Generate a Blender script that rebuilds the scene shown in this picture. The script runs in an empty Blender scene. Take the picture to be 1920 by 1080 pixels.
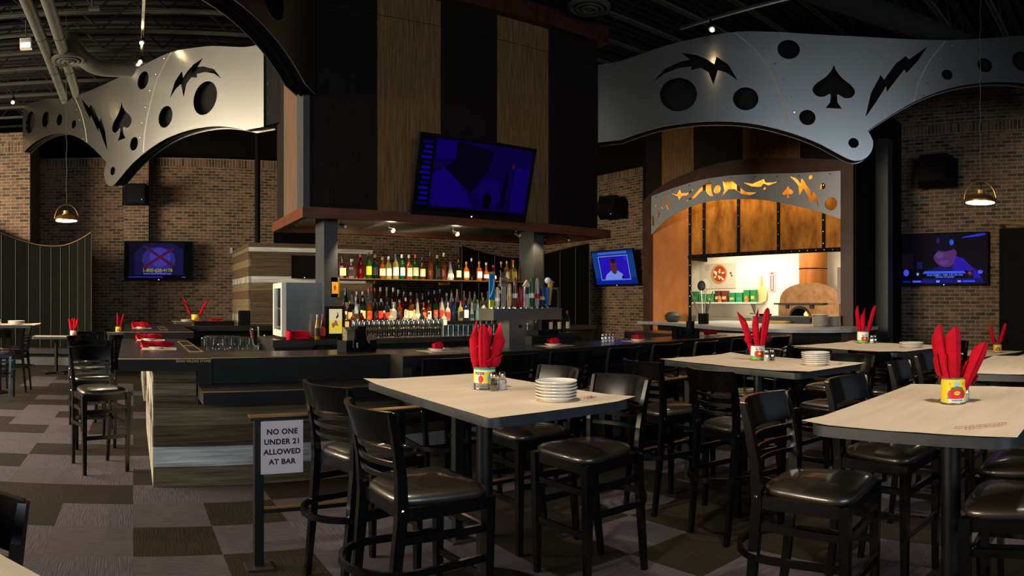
import bpy, math, random
from mathutils import Vector, Matrix
from math import sin, cos, pi, radians as rad, atan2, hypot
random.seed(7)
sc = bpy.context.scene
COL = sc.collection

# ------------------------------------------------------------------ camera
# stitched wide view: a level panoramic camera, eye height 1.5 m, 1178 px per radian
PXR, EYE, HORIZON, AHEAD = 1178.0, 1.5, 567.6, 249.6
cd = bpy.data.cameras.new('camera')
cd.type = 'PANO'; cd.panorama_type = 'EQUIRECTANGULAR'
cd.longitude_min = -960/PXR; cd.longitude_max = 960/PXR
cd.latitude_min = -(1080-HORIZON)/PXR; cd.latitude_max = HORIZON/PXR
cam = bpy.data.objects.new('camera', cd); COL.objects.link(cam)
cam.location = (0, 0, EYE); cam.rotation_euler = (pi/2, 0, -(960-AHEAD)/PXR)
sc.camera = cam

# ------------------------------------------------------------------ world, exposure
w = bpy.data.worlds.new('world'); sc.world = w; w.use_nodes = True
w.node_tree.nodes['Background'].inputs[0].default_value = (0.55, 0.62, 0.75, 1)
w.node_tree.nodes['Background'].inputs[1].default_value = 0.010
sc.view_settings.view_transform = 'Standard'
sc.view_settings.look = 'None'
sc.view_settings.exposure = 0.0
sc.view_settings.gamma = 1.0
sc.view_settings.use_curve_mapping = False
sc.cycles.max_bounces = 8; sc.cycles.diffuse_bounces = 3; sc.cycles.glossy_bounces = 4
sc.cycles.transmission_bounces = 8; sc.cycles.transparent_max_bounces = 8
sc.cycles.sample_clamp_indirect = 3.0
sc.cycles.caustics_reflective = False; sc.cycles.caustics_refractive = False

def light(name, kind, loc, target, energy, color, size=1.0, size_y=None, spot=60, blend=0.6):
    d = bpy.data.lights.new(name, kind); d.energy = energy; d.color = color
    if kind == 'AREA':
        d.size = size
        if size_y: d.shape = 'RECTANGLE'; d.size_y = size_y
    elif kind == 'SPOT':
        d.spot_size = rad(spot); d.spot_blend = blend; d.shadow_soft_size = size
    else:
        d.shadow_soft_size = size
    o = bpy.data.objects.new(name, d); COL.objects.link(o); o.location = loc
    v = Vector(target)-Vector(loc)
    o.rotation_euler = v.to_track_quat('-Z', 'Y').to_euler()
    return o
WARM, COOL = (1.0, 0.82, 0.60), (0.74, 0.86, 1.0)
# daylight from the glazed street side, left of and behind the viewer
light('window_light_west', 'AREA', (-7.5, 6.4, 2.9), (-.5, 6.6, 0.2), 760, WARM, 5.0, 2.2).data.spread = rad(125)
light('window_light_far_west', 'AREA', (-7.5, 10.5, 3.0), (2, 15, 2.2), 950, WARM, 3.0, 2.2)
light('window_light_south', 'AREA', (-1.6, -5.5, 2.6), (1.2, 4, 0.3), 370, COOL, 6.5, 2.4)
light('window_light_south_east', 'AREA', (7.0, -5.0, 3.0), (5.5, 3, 0.6), 14, COOL, 5.0, 2.4)
light('added_fill_spot', 'SPOT', (-2.6, 3.4, 5.6), (1.0, 8.5, 4.4), 420, (1, .95, .82), .1, spot=38, blend=1)  # added fill without a fixture, brightens the left steel arch
# added warm fill spots without fixtures, brightening the dining tables (above the top of the view)
TABLE_FILLS = [((0.3, 1.5, 5.5), (1.65, 2.55, 1.07), 520, 38), ((1.3, -0.2, 5.5), (2.6, 0.7, 1.07), 520, 38), ((2.6, 1.2, 5.5), (3.8, 2.45, 1.07), 390, 36),
               ((4.2, 1.4, 5.5), (5.7, 2.4, 1.07), 310, 36), ((3.2, -0.6, 5.5), (4.3, 0.65, 1.07), 380, 36), ((-1.6, -0.6, 5.5), (-0.5, 0.5, 1.07), 260, 36)]
for a, b, e, sp in TABLE_FILLS: light('added_fill_spot', 'SPOT', a, b, e, (1, .85, .66), .12, spot=sp, blend=.9)

# ------------------------------------------------------------------ materials
def lin(c): return c/12.92 if c <= 0.04045 else ((c+0.055)/1.055)**2.4
def C(h): return tuple(lin(int(h[i:i+2], 16)/255) for i in (0, 2, 4))+(1,)
class NT:
    def __init__(s, name):
        s.m = bpy.data.materials.new(name); s.m.use_nodes = True; s.t = s.m.node_tree
        s.b = s.t.nodes['Principled BSDF']
    def n(s, kind, **kw):
        nd = s.t.nodes.new(kind)
        for k, v in kw.items():
            setattr(nd, k, v)
        return nd
    def l(s, a, b): s.t.links.new(a, b)
MATS = {}
def mat(name, col='808080', rough=0.5, metal=0.0, noise=None, bump=None, emit=None, trans=0.0, coat=0.0, spec=None, ior=None, alpha=None, aniso=0):
    """noise=(scale xyz, hex second colour, detail); bump=(scale xyz, strength)"""
    if name in MATS: return MATS[name]
    N = NT(name); b = N.b
    b.inputs['Base Color'].default_value = C(col); b.inputs['Roughness'].default_value = rough; b.inputs['Metallic'].default_value = metal
    b.inputs['Transmission Weight'].default_value = trans
    if coat: b.inputs['Coat Weight'].default_value = coat; b.inputs['Coat Roughness'].default_value = 0.08
    if spec is not None: b.inputs['Specular IOR Level'].default_value = spec
    if aniso:
        b.inputs['Anisotropic'].default_value = aniso
        tn = N.n('ShaderNodeTangent', direction_type='RADIAL', axis='Z'); N.l(tn.outputs[0], b.inputs['Tangent']); b.inputs['Anisotropic Rotation'].default_value = 0.25
    if ior: b.inputs['IOR'].default_value = ior
    if emit: b.inputs['Emission Color'].default_value = C(emit[0]); b.inputs['Emission Strength'].default_value = emit[1]
    if noise or bump:
        tc = N.n('ShaderNodeTexCoord')
    if noise:
        mp = N.n('ShaderNodeMapping'); mp.inputs['Scale'].default_value = noise[0]; N.l(tc.outputs['Object'], mp.inputs['Vector'])
        tx = N.n('ShaderNodeTexNoise'); tx.inputs['Scale'].default_value = 1.0; tx.inputs['Detail'].default_value = noise[2] if len(noise) > 2 else 5
        tx.inputs['Roughness'].default_value = 0.65
        N.l(mp.outputs[0], tx.inputs['Vector'])
        rp = N.n('ShaderNodeValToRGB'); rp.color_ramp.elements[0].position = 0.33; rp.color_ramp.elements[1].position = 0.67
        rp.color_ramp.elements[0].color = C(col); rp.color_ramp.elements[1].color = C(noise[1])
        N.l(tx.outputs[0], rp.inputs[0]); N.l(rp.outputs[0], b.inputs['Base Color'])
    if bump:
        mp = N.n('ShaderNodeMapping'); mp.inputs['Scale'].default_value = bump[0]; N.l(tc.outputs['Object'], mp.inputs['Vector'])
        tx = N.n('ShaderNodeTexNoise'); tx.inputs['Scale'].default_value = 1.0; tx.inputs['Detail'].default_value = 4
        N.l(mp.outputs[0], tx.inputs['Vector'])
        bp = N.n('ShaderNodeBump'); bp.inputs['Strength'].default_value = bump[1]; bp.inputs['Distance'].default_value = 0.01
        N.l(tx.outputs[0], bp.inputs['Height']); N.l(bp.outputs[0], b.inputs['Normal'])
    MATS[name] = N.m
    return N.m
def brick(name, axis, soldier=False):
    N = NT(name); b = N.b; b.inputs['Roughness'].default_value = 0.85
    g = N.n('ShaderNodeNewGeometry'); sp = N.n('ShaderNodeSeparateXYZ'); N.l(g.outputs['Position'], sp.inputs[0])
    cb = N.n('ShaderNodeCombineXYZ')
    a, z = sp.outputs[0 if axis == 'X' else 1], sp.outputs[2]
    if soldier: a, z = z, a
    N.l(a, cb.inputs[0]); N.l(z, cb.inputs[1])
    t = N.n('ShaderNodeTexBrick'); N.l(cb.outputs[0], t.inputs['Vector'])
    t.inputs['Scale'].default_value = 1; t.inputs['Brick Width'].default_value = 0.212; t.inputs['Row Height'].default_value = 0.0772
    t.inputs['Mortar Size'].default_value = 0.0085; t.inputs['Mortar Smooth'].default_value = 0.2; t.inputs['Bias'].default_value = -0.1
    t.inputs['Color1'].default_value = C('785944'); t.inputs['Color2'].default_value = C('2f2822'); t.inputs['Mortar'].default_value = C('8a8066')
    if soldier: t.offset = 0.0; t.inputs['Brick Width'].default_value = 0.25
    nz = N.n('ShaderNodeTexNoise'); nz.inputs['Scale'].default_value = 9; nz.inputs['Detail'].default_value = 6; N.l(g.outputs['Position'], nz.inputs['Vector'])
    mx = N.n('ShaderNodeMix', data_type='RGBA', blend_type='OVERLAY'); mx.inputs[0].default_value = 0.55
    N.l(t.outputs['Color'], mx.inputs[6]); N.l(nz.outputs['Fac'], mx.inputs[7]); N.l(mx.outputs[2], b.inputs['Base Color'])
    bp = N.n('ShaderNodeBump'); bp.inputs['Strength'].default_value = 0.6; bp.inputs['Distance'].default_value = 0.012; bp.invert = True
    N.l(t.outputs['Fac'], bp.inputs['Height']); N.l(bp.outputs[0], b.inputs['Normal'])
    MATS[name] = N.m
    return N.m
def carpet(name, col, col2, turn):
    N = NT(name); b = N.b; b.inputs['Roughness'].default_value = 0.95; b.inputs['Specular IOR Level'].default_value = 0.15
    g = N.n('ShaderNodeNewGeometry'); mp = N.n('ShaderNodeMapping'); N.l(g.outputs['Position'], mp.inputs['Vector'])
    mp.inputs['Scale'].default_value = (7, 120, 1) if turn else (120, 7, 1)
    t = N.n('ShaderNodeTexNoise'); t.inputs['Scale'].default_value = 1; t.inputs['Detail'].default_value = 3; N.l(mp.outputs[0], t.inputs['Vector'])
    r = N.n('ShaderNodeValToRGB'); r.color_ramp.elements[0].position = .3; r.color_ramp.elements[1].position = .7
    r.color_ramp.elements[0].color = C(col); r.color_ramp.elements[1].color = C(col2)
    N.l(t.outputs[0], r.inputs[0]); N.l(r.outputs[0], b.inputs['Base Color'])
    bp = N.n('ShaderNodeBump'); bp.inputs['Strength'].default_value = 0.4; bp.inputs['Distance'].default_value = 0.01
    N.l(t.outputs[0], bp.inputs['Height']); N.l(bp.outputs[0], b.inputs['Normal'])
    MATS[name] = N.m
    return N.m
brick('brick_facing_room', 'X'); brick('brick_side', 'Y'); brick('soldier_facing_room', 'X', True); brick('soldier_side', 'Y', True)
carpet('carpet_light', '443e42', '59525a', False); carpet('carpet_light_turned', '423b3f', '565054', True)
carpet('carpet_dark', '1f1a12', '2d261a', False); carpet('carpet_dark_turned', '1e1b15', '29241c', True)
mat('black_wood', '020202', 0.24, spec=.5, noise=((6, 6, 60), '050505'))
mat('black_vinyl', '1d170d', 0.4, spec=0.8, coat=.55, noise=((8, 8, 8), '251d10'), bump=((160, 160, 160), 0.05))
mat('black_metal', '0d0e0f', 0.38, 0.3, noise=((30, 30, 30), '131415'))
mat('table_edge', '26292b', 0.4, noise=((20, 20, 20), '303437'))
mat('paper', 'e4d3ba', 0.75, noise=((2, 14, 2), 'd9c6ab'), bump=((3, 9, 3), 0.25))
mat('white_paper', 'b9aeb2', 0.7, noise=((4, 4, 4), 'c3b8bc'))
mat('red_cloth', 'bc001f', 0.85, spec=.2, noise=((14, 14, 14), '9a0018'), bump=((60, 60, 60), 0.15))
mat('china', 'efe8da', 0.2, coat=0.3, noise=((9, 9, 9), 'e6dfd0'))
mat('bar_top', '2b2622', 0.26, noise=((3, 3, 3), '37312b'), spec=0.5)
mat('bar_face', '15120d', 0.65, spec=.25, noise=((4, 4, 4), '1b1a16'))
mat('brass_edge', 'a07c44', 0.35, 0.9, noise=((20, 20, 20), 'b08c54'))
mat('plank_dark', '382d20', 0.85, spec=.2, noise=((1.5, 9, 40), '705e45', 8), bump=((2, 12, 60), 0.5))
mat('plank_mid', '35291a', 0.8, noise=((1.5, 9, 40), '64523a', 8), bump=((2, 12, 60), 0.5))
mat('plank_pale', '9a9990', 0.85, noise=((1.5, 9, 40), 'ecece2', 8), bump=((2, 12, 60), 0.6))
mat('plank_pale_end', '6e6a5c', 0.85, noise=((12, 5, 3), 'bdb9a6', 8), bump=((30, 12, 6), 0.6))
mat('plank_grey', '4f4230', 0.85, spec=.2, noise=((1.5, 9, 40), '90805f', 8), bump=((2, 12, 60), 0.5))
mat('zebra_tan', '4c3721', 0.7, spec=.2, noise=((55, 55, 2.2), '80613c'))
mat('zebra_dark', '0f0b08', 0.75, noise=((55, 55, 2.2), '1d1510'), spec=.15)
mat('zebra_side_tan', '503e30', 0.7, spec=.15, noise=((55, 55, 2.2), '6a5443'))
mat('red_wood', '4a2410', 0.4, noise=((2, 20, 20), '68381a'))
mat('dark_red_wood', '2f160b', 0.45, noise=((18, 3, 3), '432110'))
mat('steel', 'b9bab5', 0.27, 1.0, noise=((3, 3, 140), 'c4c5c0', 3), bump=((2, 2, 220), 0.04), aniso=.7)
mat('steel_satin', 'a4a8ac', 0.45, 0.75, noise=((3, 3, 140), 'b2b6ba', 3), bump=((2, 2, 220), 0.04))
mat('steel_edge', 'c0bcae', 0.35, 0.8, noise=((30, 30, 30), 'ccc8ba'))
mat('steel_plain', '9a9a94', 0.22, 0.9, noise=((3, 120, 3), 'a8a8a2'))
mat('chrome', 'd5d2ca', 0.15, 1.0, noise=((20, 20, 20), 'c8c5bd'))
mat('copper', '7c481a', 0.5, 0.55, noise=((4, 4, 1.6), 'd69038', 9))
mat('copper_wood', 'a25f24', 0.45, 0.25, noise=((6, 6, 2), 'b87030'))
mat('oven_copper', '9a6a42', 0.36, 0.7, noise=((5, 5, 5), 'c59a6c', 7))
mat('kitchen_white', 'e6dcc4', 0.6, noise=((2, 2, 2), 'efe6d0'))
mat('matte_black', '060606', 0.75, spec=.15, noise=((10, 10, 10), '080808'))
mat('deck_black', '0b0b0a', 0.9, noise=((2, 8, 2), '181815'))
mat('joist', '45463d', 0.8, spec=.15, noise=((4, 4, 4), '4e4f45'))
mat('duct_grey', '45463d', 0.6, 0.1, noise=((4, 4, 4), '4d4e44'))
mat('booth_vinyl', '0d0e0b', 0.8, noise=((5, 5, 5), '11110d'), spec=.06)
mat('booth_trim', '7a5a34', 0.4, noise=((5, 5, 5), '8c6a40'))
mat('column_grey', '36393a', 0.5, 0.3, noise=((6, 6, 2), '404344'))
mat('granite', '8d8f8c', 0.3, noise=((60, 60, 60), 'b9bab4'))
mat('marble_edge', '7c8288', 0.3, noise=((60, 60, 60), '989ea2'))
def thin_glass():
    N = NT('glass'); tr = N.n('ShaderNodeBsdfTransparent'); gl = N.n('ShaderNodeBsdfGlossy'); gl.inputs['Roughness'].default_value = .06
    tc = N.n('ShaderNodeTexCoord'); nz = N.n('ShaderNodeTexNoise'); nz.inputs['Scale'].default_value = 3; N.l(tc.outputs['Object'], nz.inputs['Vector'])
    rp = N.n('ShaderNodeValToRGB'); rp.color_ramp.elements[0].color = (.86, .88, .86, 1); rp.color_ramp.elements[1].color = (.93, .94, .93, 1); N.l(nz.outputs[0], rp.inputs[0]); N.l(rp.outputs[0], tr.inputs[0])
    lw = N.n('ShaderNodeLayerWeight'); lw.inputs['Blend'].default_value = .35; mr = N.n('ShaderNodeMapRange'); mr.inputs['To Min'].default_value = .16; mr.inputs['To Max'].default_value = .75; N.l(lw.outputs['Facing'], mr.inputs['Value'])
    mx = N.n('ShaderNodeMixShader'); N.l(mr.outputs[0], mx.inputs[0]); N.l(tr.outputs[0], mx.inputs[1]); N.l(gl.outputs[0], mx.inputs[2])
    N.l(mx.outputs[0], N.t.nodes['Material Output'].inputs['Surface']); N.t.nodes.remove(N.b); MATS['glass'] = N.m
thin_glass()
mat('lamp_glow', 'fff2d8', 0.5, emit=('fff0d0', 9.0), noise=((2, 2, 2), 'ffeecc'))
mat('bulb', 'ffe2b0', 0.5, emit=('ffd9a0', 40.0), noise=((2, 2, 2), 'ffe0b0'))
mat('fire', 'ff8030', 0.5, emit=('ff8a3c', 6.0), noise=((20, 20, 20), 'ffd060'))
mat('led_white', 'ffffff', 0.5, emit=('e8f0ff', 5.0), noise=((2, 2, 2), 'ffffff'))
mat('led_blue', '4080ff', 0.5, emit=('60a0ff', 2.0), noise=((2, 2, 2), '5090ff'))
mat('ink_black', '0a0a0a', 0.8, noise=((5, 5, 5), '101010'))
mat('ink_red', 'b04030', 0.8, noise=((5, 5, 5), 'b84a38'))
def ink(h, r=0.6): return mat('ink_'+h, h, r, noise=((25, 25, 25), h))
def glow(h, s=1.0):
    return mat('screen_%s_%d' % (h, int(s*100)), '020202', 0.5, spec=.05, emit=(h, s), noise=((3, 3, 3), '030303'))

# ------------------------------------------------------------------ mesh builder
class MB:
    def __init__(s): s.v = []; s.f = []; s.mi = []; s.mats = []; s.X = None
    def _m(s, m):
        if m is None: return 0 if s.mats else s._m('black_wood')
        m = MATS[m] if isinstance(m, str) else m
        if m not in s.mats: s.mats.append(m)
        return s.mats.index(m)
    def add(s, vs, fs, m=None, X=None):
        k = s._m(m); o = len(s.v)
        for p in vs:
            p = Vector(p)
            if X is not None: p = X @ p
            if s.X is not None: p = s.X @ p
            s.v.append(tuple(p))
        for f in fs: s.f.append(tuple(i+o for i in f)); s.mi.append(k)
        return s
    def box(s, x0, y0, z0, x1, y1, z1, m=None, X=None):
        x0, x1 = min(x0, x1), max(x0, x1); y0, y1 = min(y0, y1), max(y0, y1); z0, z1 = min(z0, z1), max(z0, z1)
        vs = [(x, y, z) for z in (z0, z1) for y in (y0, y1) for x in (x0, x1)]
        return s.add(vs, [(0, 2, 3, 1), (4, 5, 7, 6), (0, 1, 5, 4), (2, 6, 7, 3), (0, 4, 6, 2), (1, 3, 7, 5)], m, X)
    def prism(s, poly, z0, z1, m=None, X=None):
        n = len(poly)
        a = sum(poly[i][0]*poly[(i+1) % n][1]-poly[(i+1) % n][0]*poly[i][1] for i in range(n))
        if a < 0: poly = poly[::-1]
        vs = [(x, y, z0) for x, y in poly]+[(x, y, z1) for x, y in poly]
        fs = [tuple(range(n-1, -1, -1)), tuple(range(n, 2*n))]+[(i, (i+1) % n, n+(i+1) % n, n+i) for i in range(n)]
        return s.add(vs, fs, m, X)
    def rbox(s, x0, y0, z0, x1, y1, z1, r, m=None, X=None, n=4):
        """box with rounded vertical corners"""
        P = []
        for cx, cy, a0 in ((x1-r, y1-r, 0), (x0+r, y1-r, 90), (x0+r, y0+r, 180), (x1-r, y0+r, 270)):
            for i in range(n+1):
                a = rad(a0+90*i/n); P.append((cx+r*cos(a), cy+r*sin(a)))
        return s.prism(P, z0, z1, m, X)
    def bar(s, p0, p1, w, h, m=None, up=(0, 0, 1)):
        """square bar between two points"""
        p0, p1 = Vector(p0), Vector(p1); d = (p1-p0); L = d.length; d.normalize()
        u = Vector(up); r = d.cross(u)
        if r.length < 1e-4: r = d.cross(Vector((1, 0, 0)))
        r.normalize(); u = r.cross(d)
        vs = []
        for q in (p0, p1):
            for a, b in ((-1, -1), (1, -1), (1, 1), (-1, 1)): vs.append(q+r*(a*w/2)+u*(b*h/2))
        return s.add(vs, [(0, 1, 2, 3), (7, 6, 5, 4), (0, 4, 5, 1), (1, 5, 6, 2), (2, 6, 7, 3), (3, 7, 4, 0)], m)
    def tube(s, pts, r, n=10, m=None, closed=False, cap=True):
        pts = [Vector(p) for p in pts]; k = len(pts); rs = r if isinstance(r, (list, tuple)) else [r]*k
        vs = []; prev = None
        for i, p in enumerate(pts):
            a = pts[(i-1) % k] if (closed or i > 0) else p
            b = pts[(i+1) % k] if (closed or i < k-1) else p
            d = (b-a).normalized()
            if prev is None:
                u = d.cross(Vector((0, 0, 1)))
                if u.length < 1e-3: u = d.cross(Vector((1, 0, 0)))
            else: u = prev-d*prev.dot(d)
            u.normalize(); prev = u; v = d.cross(u)
            for j in range(n):
                t = 2*pi*j/n; vs.append(p+u*(rs[i]*cos(t))+v*(rs[i]*sin(t)))
        fs = []
        for i in range(k if closed else k-1):
            i2 = (i+1) % k
            for j in range(n): fs.append((i*n+j, i*n+(j+1) % n, i2*n+(j+1) % n, i2*n+j))
        if cap and not closed: fs += [tuple(range(n-1, -1, -1)), tuple(range((k-1)*n, k*n))]
        return s.add(vs, fs, m)
    def strip(s, pts, w, h, m=None, closed=False):
        """flat band (w horizontal thickness, h height) following a horizontal path"""
        pts = [Vector(p) for p in pts]; k = len(pts); vs = []
        for i, p in enumerate(pts):
            a = pts[(i-1) % k] if (closed or i > 0) else p
            b = pts[(i+1) % k] if (closed or i < k-1) else p
            d = (b-a); d.z = 0; d.normalize(); r = Vector((d.y, -d.x, 0))
            for aa, bb in ((-1, -1), (1, -1), (1, 1), (-1, 1)): vs.append(p+r*(aa*w/2)+Vector((0, 0, bb*h/2)))
        fs = []
        for i in range(k if closed else k-1):
            i2 = (i+1) % k
            for j in range(4): fs.append((i*4+j, i2*4+j, i2*4+(j+1) % 4, i*4+(j+1) % 4))
        if not closed: fs += [(0, 1, 2, 3), tuple((k-1)*4+j for j in (3, 2, 1, 0))]
        return s.add(vs, fs, m)
    def lathe(s, prof, n=20, m=None, at=(0, 0, 0), X=None):
        vs = []; fs = []; k = len(prof)
        for r, z in prof:
            for j in range(n):
                t = 2*pi*j/n; vs.append((at[0]+r*cos(t), at[1]+r*sin(t), at[2]+z))
        for i in range(k-1):
            for j in range(n): fs.append((i*n+j, i*n+(j+1) % n, (i+1)*n+(j+1) % n, (i+1)*n+j))
        if prof[0][0] > 1e-4: fs.append(tuple(range(n-1, -1, -1)))
        if prof[-1][0] > 1e-4: fs.append(tuple(range((k-1)*n, k*n)))
        return s.add(vs, fs, m, X)
    def cyl(s, x, y, z0, z1, r, m=None, n=16, X=None): return s.lathe([(r, z0), (r, z1)], n, m, (x, y, 0), X)
    def ball(s, c, r, m=None, n=10, sx=1, sy=1, sz=1):
        vs = []; fs = []; k = n//2+1
        for i in range(k):
            a = -pi/2+pi*i/(k-1)
            for j in range(n):
                t = 2*pi*j/n; vs.append((c[0]+r*sx*cos(a)*cos(t), c[1]+r*sy*cos(a)*sin(t), c[2]+r*sz*sin(a)))
        for i in range(k-1):
            for j in range(n): fs.append((i*n+j, i*n+(j+1) % n, (i+1)*n+(j+1) % n, (i+1)*n+j))
        return s.add(vs, fs, m)
    def quad(s, a, b, c, d, m=None): return s.add([a, b, c, d], [(0, 1, 2, 3)], m)
    def poly(s, pts, m=None, X=None): return s.add(pts, [tuple(range(len(pts)))], m, X)
    def disc(s, c, r, m=None, n=24, X=None, ry=None):
        return s.add([(c[0]+r*cos(2*pi*i/n), c[1]+(ry or r)*sin(2*pi*i/n), c[2]) for i in range(n)], [tuple(range(n))], m, X)
    def mesh(s, name, smooth=35):
        me = bpy.data.meshes.new(name); me.from_pydata(s.v, [], s.f)
        for m in s.mats: me.materials.append(m)
        if len(s.mats) > 1: me.polygons.foreach_set('material_index', s.mi)
        if smooth: me.shade_smooth(); me.set_sharp_from_angle(angle=rad(smooth))
        me.update()
        return me
    def build(s, name, parent=None, smooth=35, loc=None):
        return put(name, s.mesh(name, smooth), parent, loc)
def put(name, me, parent=None, loc=None, rz=0.0):
    o = bpy.data.objects.new(name, me); COL.objects.link(o)
    if parent is not None: o.parent = parent
    if loc is not None: o.location = loc
    if rz: o.rotation_euler = (0, 0, rz)
    return o
def tag(o, label, cat, group=None):
    o['label'] = label; o['category'] = cat
    if group: o['group'] = group
    return o
def thing(name, label, cat, loc=(0, 0, 0), rz=0.0, group=None):
    o = bpy.data.objects.new(name, None); COL.objects.link(o); o.empty_display_size = 0.1
    o.location = loc; o.rotation_euler = (0, 0, rz)
    return tag(o, label, cat, group)
def struct(o): o['kind'] = 'structure'; return o
def B(m): 
    b = MB(); b._m(m); return b
def curve_mesh(outline, holes, thick, name='tmp'):
    """flat plate in the XY plane with holes, thickness along Z; returns (verts, faces)"""
    cu = bpy.data.curves.new(name, 'CURVE'); cu.dimensions = '2D'; cu.fill_mode = 'BOTH'; cu.extrude = thick/2
    for P in [outline]+list(holes):
        sp = cu.splines.new('POLY'); sp.points.add(len(P)-1); sp.use_cyclic_u = True
        for i, (x, y) in enumerate(P): sp.points[i].co = (x, y, 0, 1)
    return _curve_out(cu)
def _curve_out(cu):
    o = bpy.data.objects.new('tmp', cu); COL.objects.link(o)
    dg = bpy.context.evaluated_depsgraph_get()
    me = bpy.data.meshes.new_from_object(o.evaluated_get(dg))
    vs = [tuple(v.co) for v in me.vertices]; fs = [tuple(p.vertices) for p in me.polygons]
    bpy.data.objects.remove(o); bpy.data.curves.remove(cu); bpy.data.meshes.remove(me)
    return vs, fs
_T = {}
def text(s, size=0.1, align='CENTER', bold=0.0, thick=0.0, spacing=1.0):
    k = (s, size, align, bold, thick, spacing)
    if k not in _T:
        cu = bpy.data.curves.new('tmp', 'FONT'); cu.body = s; cu.size = size; cu.align_x = align; cu.align_y = 'CENTER'
        cu.offset = bold; cu.extrude = thick; cu.space_character = spacing; cu.resolution_u = 3
        _T[k] = _curve_out(cu)
    return _T[k]
def frame(origin, right, up):
    """matrix taking local x,y,z to right, up, outward normal at origin"""
    r, u = Vector(right).normalized(), Vector(up).normalized(); n = r.cross(u)
    return Matrix(((r.x, u.x, n.x, origin[0]), (r.y, u.y, n.y, origin[1]), (r.z, u.z, n.z, origin[2]), (0, 0, 0, 1)))
def circ(x, y, r, n=28, ry=None): return [(x+r*cos(2*pi*i/n), y+(ry or r)*sin(2*pi*i/n)) for i in range(n)]
def smooth_path(P, k=5, closed=False):
    """Catmull-Rom through points"""
    out = []; n = len(P)
    for i in range(n if closed else n-1):
        p0 = P[(i-1) % n] if closed or i > 0 else P[i]; p1 = P[i]; p2 = P[(i+1) % n]; p3 = P[(i+2) % n] if closed or i+2 < n else p2
        for j in range(k):
            t = j/k
            out.append(tuple(0.5*((2*b)+(c-a)*t+(2*a-5*b+4*c-d)*t*t+(-a+3*b-3*c+d)*t**3) for a, b, c, d in zip(p0, p1, p2, p3)))
    if not closed: out.append(tuple(P[-1]))
    return out
ORD = ('first second third fourth fifth sixth seventh eighth ninth tenth eleventh twelfth thirteenth fourteenth fifteenth sixteenth seventeenth '
       'eighteenth nineteenth twentieth twenty-first twenty-second twenty-third twenty-fourth twenty-fifth twenty-sixth twenty-seventh '
       'twenty-eighth twenty-ninth thirtieth').split()

# ================================================================== SETTING
TW = 0.505
XB, YB, ZC = 12.2, 16.0, 6.0          # right wall, back wall, underside of the joists
def build_floor():
    m = MB()
    for k in ('carpet_light', 'carpet_light_turned', 'carpet_dark', 'carpet_dark_turned'): m._m(k)
    dark = {(0, 0), (1, -1), (-2, 1), (1, 1), (-1, 2), (-2, 2), (-3, 2), (2, 2), (-3, 1), (0, 3), (3, 2), (-4, 3), (-1, 5), (-2, 5), (-3, 4), (0, 5), (0, 6),
            (4, -1), (5, -1), (4, -2), (4, 0), (3, -3), (5, -3), (6, -3), (6, -2), (2, -3), (7, -1), (5, 0)}
    light = {(-1, 1), (0, 1), (-1, 0), (-2, 0), (0, -1), (0, 2), (1, 0), (2, 0), (-1, 3), (-2, 3), (-3, 3), (1, 2), (-1, 4), (-2, 4), (2, -1), (3, -1), (3, 0),
             (2, 1), (3, -2), (2, -2), (-1, -1), (-2, -1), (4, -3), (5, -2), (-4, 5), (-3, 5), (-1, 6), (-2, 6), (-3, 6), (-4, 9), (-3, 9), (-2, 10), (-3, 10), (-4, 16), (-3, 16), (0, 4), (-4, 4)}
    rnd = random.Random(11)
    for i in range(-24, 26):
        for j in range(-20, 26):
            x, y = i*TW, 3.505+j*TW
            t = rnd.random() < 0.52
            tn = (i+j) % 2
            if x < 1 and y > 5.4: t = rnd.random() < 0.8
            if x > 1.4 and y < 4: t = rnd.random() < 0.45
            if (i, j) in dark: t = True
            if (i, j) in light: t = False
            m.add([(x, y, 0), (x+TW, y, 0), (x+TW, y+TW, 0), (x, y+TW, 0)], [(0, 1, 2, 3)], m.mats[(2 if t else 0)+tn])
    struct(m.build('floor', smooth=None))
build_floor()
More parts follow.
